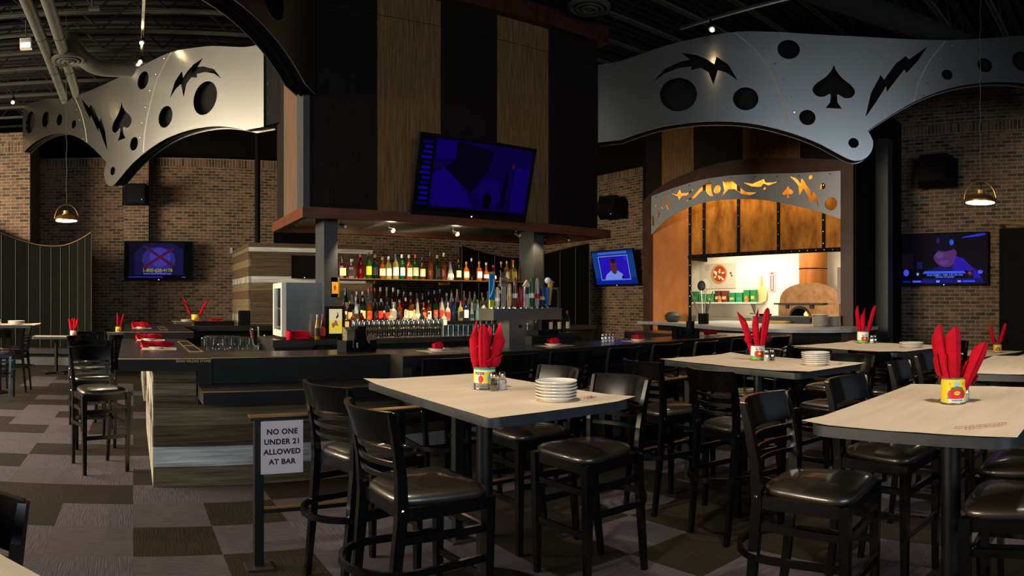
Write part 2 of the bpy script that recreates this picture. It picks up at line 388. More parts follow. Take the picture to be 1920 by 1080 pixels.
def walls():
    m = B('brick_facing_room'); m.box(-12, YB, 0, XB+.3, YB+.3, 5.04)
    m.box(-12, YB-.004, 5.04, XB, YB+.3, 5.27, 'soldier_facing_room')
    m.box(-12, YB+.25, 5.27, XB+.3, YB+.5, 7.2, 'matte_black')
    struct(m.build('wall_back', smooth=None))
    m = B('brick_side'); m.box(XB, -6, 0, XB+.3, YB, 4.98)
    m.box(XB-.004, -6, 4.98, XB+.3, YB, 5.2, 'soldier_side')
    m.box(XB, -6, 5.2, XB+.3, 9.6, 7.2, 'brick_side'); m.box(XB+.1, 9.6, 5.2, XB+.4, YB, 7.2, 'matte_black')
    struct(m.build('wall_right', smooth=None))
    m = B('brick_facing_room'); m.box(-.24, YB-.28, 0, .39, YB-.005, 5.25)
    struct(m.build('trim_1', smooth=None))
    m = B('brick_facing_room'); m.box(-7.9, 14.5, 0, -2.4, YB-.01, 5.6); m.box(-7.9, 14.49, 5.12, -2.4, 14.6, 5.34, 'soldier_facing_room')
    m.quad((-2.398, 14.5, 0), (-2.398, YB-.01, 0), (-2.398, YB-.01, 5.6), (-2.398, 14.5, 5.6), 'brick_side')
    struct(m.build('wall_left', smooth=None))
    m = B('deck_black'); m.box(-12, -6, 6.75, XB+.5, YB+.6, 6.85)
    y = -6
    while y < YB: m.box(-12, y, 6.68, XB+.4, y+.08, 6.75); y += .2
    struct(m.build('ceiling', smooth=None))
    # open web joists running across the room
    for k in range(22):
        y = -1.4+k*0.8
        m = B('joist'); z = ZC
        m.box(-10, y-.045, z, XB, y-.012, z+.035); m.box(-10, y+.012, z, XB, y+.045, z+.035)
        m.box(-10, y-.055, z+.58, XB, y+.055, z+.64, 'deck_black')
        x = -10; s = 0
        while x < XB-.5:
            m.bar((x, y, z+(.05 if s else .6)), (x+.5, y, z+(.6 if s else .05)), .025, .025, 'deck_black'); x += .5; s = 1-s
        o = struct(m.build('trim_%d' % (10+k), smooth=None))
walls()
# grey steel columns beside the pizza counter, black pipe column, ducts
for x, y, wd in ((10.9, 4.30, .26), (11.6, 4.62, .26)):
    o = B('column_grey').box(x-wd/2, y-wd/2, 0, x+wd/2, y+wd/2, 4.6).build('steel_column', smooth=None)
    tag(o, 'grey square steel column ' + ('close beside the red wood frame of the kitchen opening' if x < 11 else 'standing against the end of the right brick wall'), 'column')
m = B('matte_black'); m.cyl(3.05, 15.2, 0, 5.9, .07); m.cyl(3.05, 15.2, 0, .02, .14)
tag(m.build('pipe_column'), 'thin round black pipe column rising behind the weathered plank partition', 'column')
for i, x in enumerate((-1.33, -1.07)):
    y0, y1 = 4.0, (12.6 if i == 0 else 12.2)
    m = B('duct_grey'); m.tube([(x, y0, 5.6), (x, y1, 5.6)], .085, 14)
    y = y0+.5
    while y < y1: m.tube([(x, y, 5.6), (x, y+.04, 5.6)], .094, 14); y += 1.5
    o = m.build('ceiling_pipe')
    tag(o, 'long grey round pipe under the joists, ' + ('the outer one left of its twin' if i == 0 else 'the inner one behind the round diffuser'), 'pipe')
def diffuser(x, y, z, r, up, label, back=None):
    t = thing('ceiling_diffuser', label, 'air vent', (x, y, z))
    m = B('duct_grey'); m.lathe([(r*.97, .02), (r, .0), (r, .05), (r*.62, .12), (r*.62, up)], 28); m.build('collar', t)
    for k, (a, b, zz) in enumerate(((.98, .70, 0.0), (.68, .44, -.012), (.42, .18, -.024))):
        B('duct_grey').lathe([(r*b, zz+.02), (r*(a+b)/2, zz-.01), (r*a, zz), (r*a, zz+.012), (r*(a+b)/2, zz+.006), (r*b, zz+.03)], 28).build('cone_ring', t)
    B('joist').lathe([(0, -.03), (r*.12, -.03), (r*.16, 0), (r*.16, .03)], 16).build('centre_cap', t)
    if back: B('duct_grey').tube(smooth_path(back, 4), .135, 14).build('duct', t)
    return t
diffuser(-1.02, 9.84, 5.5, .27, .45, 'round grey ceiling diffuser hanging beside two pipes on the left', [(-.0, 0.02, .36), (.35, .25, .02), (.9, .4, -.02), (2.6, .45, .0)])
diffuser(5.2, 5.86, 5.46, .27, .5, 'round dark ceiling diffuser above the right end of the wood canopy')
m = B('deck_black'); m.tube(smooth_path([(5.2, 2.4, 5.78), (5.9, 3.3, 5.78), (6.5, 3.7, 5.77), (7.2, 3.55, 5.76), (9.5, 2.4, 5.76)], 4), .2, 18)
tag(m.build('air_duct'), 'fat black round duct curving under the ceiling on the right', 'duct')

# ------------------------------------------------------------------ ceiling track lights
def track_head(p, name, label, aim, watts, glowm='bulb', trk=None, spot=55):
    t = thing(name, label, 'spotlight', p)
    a = (Vector(aim)-Vector(p)).normalized()
    m = B('matte_black'); m.tube([(0, 0, .14), (0, 0, .05)], .012, 8); m.tube([Vector((0, 0, .04))-a*.05, Vector((0, 0, .04))+a*.05], [.03, .045], 12); m.build('housing', t)
    c = Vector((0, 0, .04))+a*.075
    B(glowm).ball(c, .03, None, 10).build('lamp', t)
    if trk: 
        q = B('steel_plain'); q.box(-.02, trk[0], .14, .02, trk[1], .18); q.build('track', t)
    if watts: 
        l = light('spot_beam', 'SPOT', Vector(p)+c+a*.06, aim, watts, (1, .82, .58), .04, spot=spot)
    return t
track_head((.139, 9.395, 5.62), 'track_spotlight', 'lit track spotlight on the left ceiling, nearer of the two on one rail', (-1.1, 5.3, 0), 300, trk=(-3, 1.6))
track_head((.133, 10.208, 5.62), 'track_spotlight', 'lit track spotlight on the left ceiling, farther of the two on one rail', (-1.8, 6.8, 0), 240)
track_head((-2.2, 11.4, 5.35), 'track_spotlight', 'small lit spotlight high beside the brick pier at the far left', (-2.6, 9.2, 0), 110)
track_head((6.33, 4.83, 5.2), 'track_spotlight', 'lit track spotlight above the right metal arch', (5.6, 2.9, 2.0), 120, trk=(-1.5, .5))
m = thing('emergency_light', 'small white emergency light hanging from the joists at the far left', 'light fixture', (-1.6, 9.3, 5.62))
B('china').rbox(-.09, -.05, -.09, .09, .05, .09, .02).build('housing', m)
B('led_white').box(-.07, -.06, -.07, .07, -.05, .0).build('lens', m, None)
B('joist').tube([(0, 0, .09), (0, 0, .45)], .01, 8).build('stem', m)
m = B('joist'); m.box(-.57, 8.0, 5.55, -.43, 8.08, 5.6); m.tube([(-.52, 8.04, 5.6), (-.55, 8.04, 6.3)], .012, 8)
tag(m.build('junction_box'), 'small grey junction box on a conduit under the left ceiling', 'electrical box')

# ================================================================== CANOPY OVER THE BACK BAR
HX0, HX1, HY0, HY1 = 1.80, 5.88, 6.45, 7.72
def canopy():
    t = thing('bar_canopy', 'tall striped wood canopy hanging over the back bar', 'canopy', ((HX0+HX1)/2, (HY0+HY1)/2, 2.4))
    O = Vector(t.location)
    def part(m, name, p=t, s=35): 
        m.v = [tuple(Vector(v)-O) for v in m.v]; return m.build(name, p, s)
    zb, zs, zt = 2.5, 4.94, 5.3
    xs = [(HX0, 2.64, 'zebra_dark'), (2.64, 3.44, 'zebra_tan'), (3.44, 4.22, 'zebra_dark'), (4.22, 5.02, 'zebra_tan'), (5.02, HX1, 'zebra_dark')]
    for a, b, k in xs:
        m = B(k); m.box(a+.003, HY0, zb, b-.003, HY0+.05, zs-.004); m.box(a+.003, HY0, zs+.004, b-.003, HY0+.05, zt); part(m, 'front_panel', t, None)
    m = B('column_grey'); m.box(HX0-.012, HY0-.01, zb, HX0+.06, HY0+.25, zt); part(m, 'corner_trim', t, None)
    for a, b, k in ((HY0+.25, 7.36, 'zebra_side_tan'), (7.36, HY1, 'zebra_dark')):
        m = B(k); m.box(HX0, a, zb, HX0+.05, b, zt); part(m, 'side_panel', t, None)
        m = B('zebra_dark'); m.box(HX1-.05, a-.2, zb, HX1, b, zt); part(m, 'side_panel', t, None)
    m = B('zebra_dark'); m.box(HX0+.05, HY1-.05, zb, HX1-.05, HY1, zt); part(m, 'back_panel', t, None)
    m = B('dark_red_wood'); m.box(HX0-.1, HY0-.12, zt, HX1+.1, HY1+.1, zt+.28); m.box(HX0, HY0, zt+.28, HX1, HY1, 6.7, 'matte_black'); part(m, 'cornice', t, None)
    # wood fascia around the soffit, metal soffit inside
    fx0, fx1, fy0, fy1, z0, z1 = 1.75, 6.02, 6.33, 7.78, 2.4, 2.515
    m = B('red_wood'); m.box(fx0, fy0, z0, fx1, fy0+.06, z1); m.box(fx0, fy1-.06, z0, fx1, fy1, z1); m.box(fx0, fy0+.06, z0, fx0+.06, fy1-.06, z1); m.box(fx1-.06, fy0+.06, z0, fx1, fy1-.06, z1)
    part(m, 'fascia', t, None)
    m = B('steel_plain'); m.box(fx0+.06, fy0+.06, 2.455, fx1-.06, fy1-.06, 2.48)
    y = fy0+.2
    while y < fy1-.1: m.box(2.9, y, 2.447, 4.9, y+.012, 2.456); y += .035
    for k in range(9):
        m.ball((2.0+k*.47, 6.62, 2.452), .012, 'chrome', 8); m.ball((2.0+k*.47, 7.5, 2.452), .012, 'chrome', 8)
    part(m, 'soffit', t, None)
    for x0 in (2.07, 4.89):
        m = B('column_grey'); m.box(x0, 6.6, 1.1, x0+.158, 6.93, 2.46)
        part(m, 'column', t, None)
canopy()
for i, (x, y, lab, on) in enumerate(((2.98, 6.9, 'lit bullet spotlight under the canopy, above the left bottles', 1), (3.86, 6.9, 'lit bullet spotlight under the canopy, above the middle bottles', 1),
                                ((2.32), 6.75, 'unlit bullet spotlight under the canopy beside the left column', 0), (4.62, 6.62, 'bullet spotlight under the canopy near the right column', 0), (5.5, 6.7, 'small dark spotlight under the right end of the canopy', 0))):
    t = thing('bullet_spotlight', lab, 'spotlight', (x, y, 2.37))
    m = B('chrome'); m.tube([(0, 0, .085), (0, 0, .03)], .008, 8); m.tube([(-.02, 0, .03), (.03, -.03, -.0)], [.018, .03], 12); m.build('housing', t)
    B('bulb' if on else 'china').ball((.034, -.034, -.004), .026 if on else .02, None, 10).build('lamp', t)
for x in (2.35, 2.75, 3.15, 3.55, 3.95, 4.35):
    light('canopy_spot_beam', 'SPOT', (x, 6.44, 2.36), (x+.05, 6.82, 1.2), 95, (1, .76, .46), .03, spot=72, blend=.9)
for x in (2.98, 3.86): light('bulb_glow', 'POINT', (x, 6.85, 2.33), (x, 6.85, 0), 7, (1, .72, .4), .03)
light('canopy_spot_beam', 'SPOT', (4.80, 6.45, 2.36), (4.97, 6.62, 2.05), 40, (1, .74, .42), .03, spot=60, blend=.8)

# ================================================================== METAL ARCHES
TOP = smooth_path([(0, 4.98), (.34, 5.02), (.98, 5.24), (1.5, 5.37), (1.95, 5.45), (2.4, 5.46), (2.96, 5.45), (3.56, 5.46), (4.34, 5.5), (5.0, 5.58), (5.7, 5.74), (6.3, 5.9), (7.35, 6.06)], 3)
BOT = [(0, 3.78), (.33, 3.8)]+smooth_path([(.33, 3.8), (.62, 3.9), (.98, 3.99), (1.5, 4.045), (2.05, 4.03), (2.55, 3.93), (3.0, 3.78), (3.32, 3.62), (3.5, 3.535), (3.62, 3.52), (3.74, 3.57), (3.82, 3.68), (3.84, 3.82), (3.765, 3.98)], 3)[1:] \
    + smooth_path([(3.765, 3.98), (4.1, 4.24), (4.45, 4.48), (4.83, 4.69), (5.3, 4.87), (5.83, 4.99), (6.3, 5.03), (6.86, 5.01), (7.35, 4.92)], 3)[1:]
OUTL = BOT+TOP[::-1]
def spade(cx, cz, h, wd):
    P = smooth_path([(0, .5), (.06, .36), (.2, .2), (.42, .04), (.5, -.1), (.42, -.22), (.26, -.245), (.1, -.17)], 4)
    P += [(.07, -.2), (.09, -.36), (.19, -.49)]
    P = P+[(-x, z) for x, z in P[::-1]]
    return [(cx+x*wd, cz+z*h) for x, z in P]
BROW = [(.8, 4.67), (.95, 4.86), (1.17, 4.97), (1.30, 5.0), (1.18, 5.11), (1.39, 5.07), (1.53, 5.0), (1.63, 4.92), (1.66, 5.04), (1.82, 4.92), (1.95, 4.67), (1.8, 4.79), (1.68, 4.83), (1.62, 4.6), (1.55, 4.8), (1.44, 4.87), (1.31, 4.83), (1.32, 4.89), (1.14, 4.87), (.95, 4.79)]
ZIG = [(3.73, 4.18), (3.81, 4.56), (3.95, 4.86), (4.0, 4.79), (4.18, 5.08), (4.32, 5.21), (4.37, 5.16), (4.65, 5.42), (4.5, 5.15), (4.33, 4.93), (4.3, 4.99), (4.04, 4.6), (4.03, 4.69), (3.87, 4.4)]
HOLES = [circ(1.14, 4.46, .255), circ(2.06, 4.39, .175), circ(2.65, 5.18, .155), circ(2.91, 4.13, .115), circ(3.56, 3.78, .075, 20), circ(4.95, 4.98, .085, 20), circ(5.55, 5.23, .12, 22), circ(6.18, 5.41, .17), circ(6.95, 5.55, .25), BROW, ZIG, spade(3.28, 4.625, .69, .6)]
SEAM1 = smooth_path([(1.9, 5.44), (2.22, 5.11), (2.44, 4.69), (2.58, 4.28), (2.62, 3.93)], 5)
SEAM2 = smooth_path([(4.91, 5.55), (4.66, 5.17), (4.5, 4.8), (4.43, 4.5)], 5)
SHEET = {}
def arch(p, head, side, label):
    """p: start point of the near sheet; head: heading (x,y); side: +1 if the far sheet lies to the left of the heading"""
    t = thing('metal_arch', label, 'decorative arch', (p[0], p[1], 3.5))
    h = Vector((head[0], head[1], 0)).normalized(); nrm = Vector((-h.y, h.x, 0))*side      # towards the far sheet
    def X(off):
        o = nrm*off
        return Matrix(((h.x, 0, nrm.x, o.x), (h.y, 0, nrm.y, o.y), (0, 1, 0, -3.5), (0, 0, 0, 1)))
    def rivets(m):
        def riv(s, z, r=.012): 
            m.add([(s+r*cos(a*pi/4), z+r*sin(a*pi/4), -.014) for a in range(8)]+[(s, z, -.02)], [(a, (a+1) % 8, 8) for a in range(8)]+[tuple(range(7, -1, -1))], 'chrome', X(0))
        for q in range(6):
            s, z = SEAM1[1+q*3]; riv(s+.14, z)
        for q in range(5):
            s, z = SEAM2[1+q*3]; riv(s+.14, z)
        for q in range(5): 
            zz = 3.95+q*.21; m.add([(-.06+.016*cos(a*pi/4), zz+.016*sin(a*pi/4), .014) for a in range(8)], [tuple(range(8))], 'chrome', X(0))
    if 'plate' not in SHEET: SHEET['plate'] = curve_mesh(OUTL, HOLES, .012); SHEET['back'] = curve_mesh(OUTL, HOLES[4:9], .012)
    for off, k in ((0, 'plate'), (.21, 'back')):
        vs, fs = SHEET[k]; m = B('steel'); m.add(vs, fs, 'steel', X(off))
        if off == 0: rivets(m)
        m.build('steel_sheet', t, 20)
    # dark box between the sheets, a little inside the edges
    def inset(P, d):
        out = []
        for i in range(len(P)):
            a, b = P[max(i-1, 0)], P[min(i+1, len(P)-1)]; l = hypot(b[0]-a[0], b[1]-a[1]) or 1
            out.append((P[i][0]-(b[1]-a[1])/l*d, P[i][1]+(b[0]-a[0])/l*d))
        return out
    m = B('matte_black')
    for P in (inset(BOT, .025), inset(TOP, -.02)):
        for i in range(len(P)-1):
            a, b = P[i], P[i+1]
            m.add([(a[0], a[1], .008), (b[0], b[1], .008), (b[0], b[1], .202), (a[0], a[1], .202)], [(0, 1, 2, 3)], None, X(0))
    vs, fs = curve_mesh(OUTL, [], .004)
    m.add(vs, fs, None, X(.11)); m.build('inner_box', t, None)
    m = B('matte_black'); m.add([(-.3, 3.8, .02), (.02, 3.8, .02), (.02, 4.97, .02), (-.3, 4.97, .02), (-.3, 3.8, .19), (.02, 3.8, .19), (.02, 4.97, .19), (-.3, 4.97, .19)], [(0, 1, 2, 3), (7, 6, 5, 4), (0, 4, 5, 1), (1, 5, 6, 2), (2, 6, 7, 3), (3, 7, 4, 0)], None, X(0))
    m.build('mounting_box', t, None)
    for S in (SEAM1, SEAM2):
        m = B('steel_edge')
        for i in range(len(S)-1):
            (a, b), (c, d) = S[i], S[i+1]
            m.add([(a, b, -.011), (a+.03, b, -.011), (c+.03, d, -.011), (c, d, -.011), (a, b, -.005), (a+.03, b, -.005), (c+.03, d, -.005), (c, d, -.005)], [(0, 1, 2, 3), (0, 4, 5, 1), (2, 6, 7, 3), (0, 3, 7, 4), (1, 5, 6, 2)], None, X(0))
        m.build('seam_strip', t, 60)
    return t
hl, hr = rad(-33.86), rad(143.64)
arch((1.64, 7.76), (sin(hl), cos(hl)), -1, 'long steel arch with cut-out spade on the left, reaching to the brick pier')
arch((5.89, 6.48), (sin(hr), cos(hr)), 1, 'wide steel arch with cut-out spade and lightning bolts on the right, above the kitchen')
hn = rad(-144.3)
arch((1.895, 6.35), (sin(hn), cos(hn)), -1, 'dark steel arch rising out of the top of the view from the canopy corner')

# ================================================================== BAR
def slab(m, poly, z0=.97, z1=1.07):
    m.prism(poly, z0, z1-.006, 'bar_face'); m.prism(poly, z1-.006, z1, 'bar_top')  # same stone: sides coloured darker than the top to imitate light from above
def edge_line(m, a, b, z=1.066): m.bar((a[0], a[1], z), (b[0], b[1], z), .006, .007, 'brass_edge')
def bar():
    t = thing('bar_cabinet', 'weathered plank clad base of the bar counter', 'bar', (.16, 4.96, 0))
    def pl(name, x0, x1, y, zs, mats_, d=.03, xdir=True):
        m = MB(); z = 0
        for k, (h, mm) in enumerate(zs):
            if xdir: m.box(x0, y-.004*(k % 3), z+.002, x1, y+d, z+h-.002, mm)
            else: m.box(y-.003*(k % 3), x0, z+.002, y+d, x1, z+h-.002, mm)
            z += h
        m.v = [(a-.16, b-4.96, c) for a, b, c in m.v]
        return m.build(name, t, None)
    rows = [(.17, 'plank_grey'), (.17, 'plank_pale'), (.17, 'plank_dark'), (.152, 'plank_grey'), (.095, 'plank_dark'), (.103, 'plank_grey'), (.11, 'plank_dark')]
    pl('front_planks', .16, 7.0, 4.96, rows, None)
    pl('side_planks', 4.962, 7.45, .157, [(h, 'plank_pale_end') for h, _ in rows], None, .03, False)
    pl('side_planks', 9.5, 12.4, .157, [(h, 'plank_pale_end') for h, _ in rows], None, .03, False)
    for q in ((6.95, 5.02, 7.0, 6.6, .97), (.19, 5.4, 7.0, 5.45, .95), (.19, 5.0, .62, 7.4, .96), (.3, 9.45, .75, 12.3, .96), (.75, 11.95, 6.9, 12.3, .96)):
        m = B('bar_face'); m.box(q[0]-.16, q[1]-4.96, 0, q[2]-.16, q[3]-4.96, q[4]); m.build('frame_panel', t, None)
    # worktops
    t = thing('bar_counter', 'long dark stone bar counter with thin gold edge line', 'counter', (0, 4.84, 1.0))
    def up(m, name, p=t):
        m.v = [(a, b-4.84, c-1.0) for a, b, c in m.v]; return m.build(name, p, None)
    m = MB(); slab(m, [(-.115, 4.84), (.609, 4.84), (.609, 4.89), (2.115, 4.89), (2.115, 4.62), (7.25, 4.62), (7.25, 6.65), (6.6, 6.65), (6.6, 5.25), (2.2, 5.25), (2.2, 5.45), (.62, 5.45), (.62, 7.5), (-.13, 7.5)])
    edge_line(m, (-.115, 4.838), (.611, 4.838)); edge_line(m, (.61, 4.888), (2.115, 4.888)); edge_line(m, (2.113, 4.62), (7.25, 4.618)); up(m, 'worktop')
    m = MB(); slab(m, [(-.15, 9.3), (.9, 9.3), (.9, 11.6), (6.8, 11.6), (6.8, 12.6), (-.17, 12.6)]); edge_line(m, (-.15, 9.298), (.9, 9.298)); up(m, 'worktop')
    m = B('bar_face'); m.box(.5, 4.845, .86, .609, 4.95, .969); m.box(.50, 4.845, .70, .609, 4.955, .861); up(m, 'drop_leg')
    m = B('bar_top'); m.box(.50, 4.46, .854, 2.115, 4.955, .86); m.box(.50, 4.46, .76, 2.115, 4.955, .8535, 'bar_face'); m.bar((.50, 4.458, .857), (2.115, 4.458, .857), .006, .007, 'brass_edge'); up(m, 'lowered_counter')
    m = B('bar_face'); m.box(.61, 4.90, .861, 2.114, 4.95, .969); up(m, 'recess_panel')
    m = B('bar_face'); m.box(2.115, 4.63, .72, 2.24, 4.955, .969); m.box(2.24, 4.9, .72, 7.2, 4.955, .969); m.box(2.115, 4.626, .86, 2.2, 4.634, .97, 'column_grey'); up(m, 'corner_block')
    m = MB(); vs, fs = text('BARN VALDEZ STONE', .026, 'RIGHT', .0004, 0, 1.05); m.add(vs, fs, 'brass_edge', frame((.602, 4.8385, 1.046), (1, 0, 0), (0, 0, 1))); up(m, 'gold_lettering')
    # long strip drains let into the counter
    for x0, y0, x1, y1, w in ((.50, 5.45, .50, 6.95, .1), (.44, 9.9, .40, 11.3, .1)):
        m = B('brass_edge'); m.box(x0-.012, y0, 1.0705, x0, y1, 1.076); m.box(x0+w, y0, 1.0705, x0+w+.012, y1, 1.076); m.box(x0, y0, 1.0705, x0+w, y0+.015, 1.076); m.box(x0, y1-.015, 1.0705, x0+w, y1, 1.076); m.box(x0, (y0+y1)/2, 1.0705, x0+w, (y0+y1)/2+.02, 1.078)
        m.box(x0, y0, 1.0701, x0+w, y1, 1.0712, 'matte_black'); up(m, 'drain_strip')
bar()
# accessible rail with the sign
t = thing('hand_rail', 'black metal rail with gold top standing in front of the bar', 'railing', (.665, 3.29, 0))
for x in (0, 1.2, 2.3, 3.35):
    m = B('black_metal'); m.box(x-.025, -.025, .012, x+.025, .025, .875); m.box(x-.07, -.07, 0, x+.07, .07, .012, 'bar_top'); m.build('post', t, None)
m = B('black_metal'); m.box(-.05, -.035, .868, 3.6, .035, .885); m.box(-.052, -.037, .885, 3.602, .037, .892, 'brass_edge'); m.build('top_rail', t, None)
m = B('black_metal'); m.box(.0, -.02, .335, 3.5, .02, .358); m.box(.0, -.021, .358, 3.5, .021, .362, 'brass_edge'); m.build('bottom_rail', t, None)
s = thing('paper_sign', 'white paper sign about the age limit hanging on the black rail', 'sign', (.785, 3.245, .72))
m = B('white_paper'); m.box(-.115, 0, -.15, .115, .003, .145)
for k, tx in enumerate(('NO ONE', 'UNDER 21', 'ALLOWED', 'AT BAR')):
    vs, fs = text(tx, .041, 'CENTER', .0016, 0, 1.06); m.add(vs, fs, 'ink_black', frame((0, -.001, .085-k*.056), (1, 0, 0), (0, 0, 1)))
m.build('sheet', s, None)

# bar-top items ------------------------------------------------------
def napkin_flat(p, rz, label, group, L=.3, W=.1, name='folded_napkin'):
    m = B('red_cloth'); n = 9; k = 10; vs = []
    for i in range(n):
        u = i/(n-1); x = (u-.5)*L
        for j in range(k):
            a = 2*pi*j/k; ww = W*(.5+.12*sin(5*u+1)-.2*abs(u-.5)); hh = .036*(1+.22*sin(9*u+2))*(1-.3*u)
            vs.append((x+.012*sin(a*2+u*7), ww*cos(a)+.012*sin(7*u), .033+hh*sin(a)*(1 if sin(a) > 0 else .75)))
    fs = [(i*k+j, (i+1)*k+j, (i+1)*k+(j+1) % k, i*k+(j+1) % k) for i in range(n-1) for j in range(k)]+[tuple(range(k)), tuple(range(n*k-1, (n-1)*k-1, -1))]
    m.add(vs, fs); m.strip([(-L*.2, -W*.52, .03), (-L*.19, -W*.1, .066), (-L*.17, W*.3, .06)], .014, .006)
    o = m.build(name, None, 60); o.location = p; o.rotation_euler = (0, 0, rz); return tag(o, label, 'napkin', group)
PLATE = [(0, .004), (.055, .004), (.06, 0), (.064, .004), (.088, .016), (.092, .019), (.09, .0215), (.066, .009), (0, .008)]
def plate_mesh(r=.09):
    k = r/.092; return MB().lathe([(a*k, z) for a, z in PLATE], 32, 'china').mesh('plate', 50)
PM = plate_mesh(.082)
def setting(x, y, rz, where, full=True):
    o = B('paper').box(-.16, -.13, 0, .16, .13, .002).build('placemat', None, None); o.location = (x, y, 1.0706); o.rotation_euler = (0, 0, rz)
    tag(o, 'tan place mat on the bar, '+where, 'place mat', 'place settings on the bar')
    o = put('small_plate', PM, None, (x-.02, y, 1.0727), 0); tag(o, 'small white plate on the bar, '+where, 'plate', 'place settings on the bar')
    napkin_flat((x-.01, y+.01, 1.081), rz+(.1 if full else 1.2), 'red folded napkin on the bar, '+where, 'place settings on the bar', .3 if full else .15, .09 if full else .08)
wl = ('nearest of the four on the left side', 'second from the near end on the left side', 'third from the near end on the left side', 'farthest of the four on the left side')
for k, (x, y) in enumerate(((.24, 5.82), (.2, 7.18), (.15, 10.6), (.14, 11.7))): setting(x, y, -.05, wl[k])
setting(1.35, 12.2, 0, 'on the far side facing the brick wall')
wr = ('nearest the black caddy on the right run', 'right of the beer tower', 'middle of the right run', 'at the far right end by the straw caddy')
for k, (x, y) in enumerate(((2.62, 4.95), (3.9, 4.92), (5.1, 4.9), (6.5, 4.92))): setting(x, y, .1, wr[k], False if k < 3 else True)
def caddy(x, y, z, label, straws=False):
    t = thing('napkin_caddy', label, 'caddy', (x, y, z), .15 if not straws else -.5)
    m = B('matte_black'); w, d, h = .15, .09, .1
    m.box(-w, -d, 0, w, d, .012); m.box(-w, -d, .012, -w+.01, d, h); m.box(w-.01, -d, .012, w, d, h); m.box(-w, d-.01, .012, w, d, h+.02)
    for a, b in ((-w, -w+.06), (-.03, .03), (w-.06, w)): m.box(a, -d, .012, b, -d+.01, h)
    m.box(-w, -d, .012, w, -d+.01, .035); m.box(-.01, -d, .012, .0, d, h); m.build('tray', t, None)
    if not straws:
        B('matte_black').box(.0, -.02, .012, .085, .075, .22).build('napkin_holder', t, None)
        for k in range(4): B('plank_grey').box(-.13+k*.005, -.06+k*.03, .012, -.06+k*.006, -.04+k*.03, .19+.008*k).build('napkin_stack', t, None)
        o = MB().cyl(0, 0, 0, .006, .045, ink('8a6a4c')).build('coaster', t); o.location = (.11, -.06, .105); o.rotation_euler = (1.3, 0, 0)
        B('paper').box(-.035, -.075, .014, .02, -.055, .08).build('card_stack', t, None)
    else:
        B('matte_black').cyl(.07, .02, .012, .2, .05).build('straw_cup', t)
        for k in range(5): B('ink_black').tube([(.06+.01*k, .02, .05), (.03+.03*k, .0+.01*k, .27)], .004, 6).build('straw', t)
    return t
caddy(1.94, 5.22, 1.0706, 'black napkin and coaster caddy on the bar beside the recess')
caddy(5.98, 4.95, 1.0706, 'black straw and napkin caddy near the right end of the bar', True)
for k in range(4):
    t = thing('glass_shaker', 'small glass shaker with steel lid on the right bar, %s of four in a row' % ORD[k], 'shaker', (4.73+.05*k, 5.1, 1.0706), 0, 'shakers on the right bar')
    B('glass').lathe([(.0, 0), (.02, 0), (.022, .05), (.017, .065)], 10).build('body', t); B('chrome').lathe([(.019, .065), (.019, .08), (0, .088)], 10).build('lid', t)
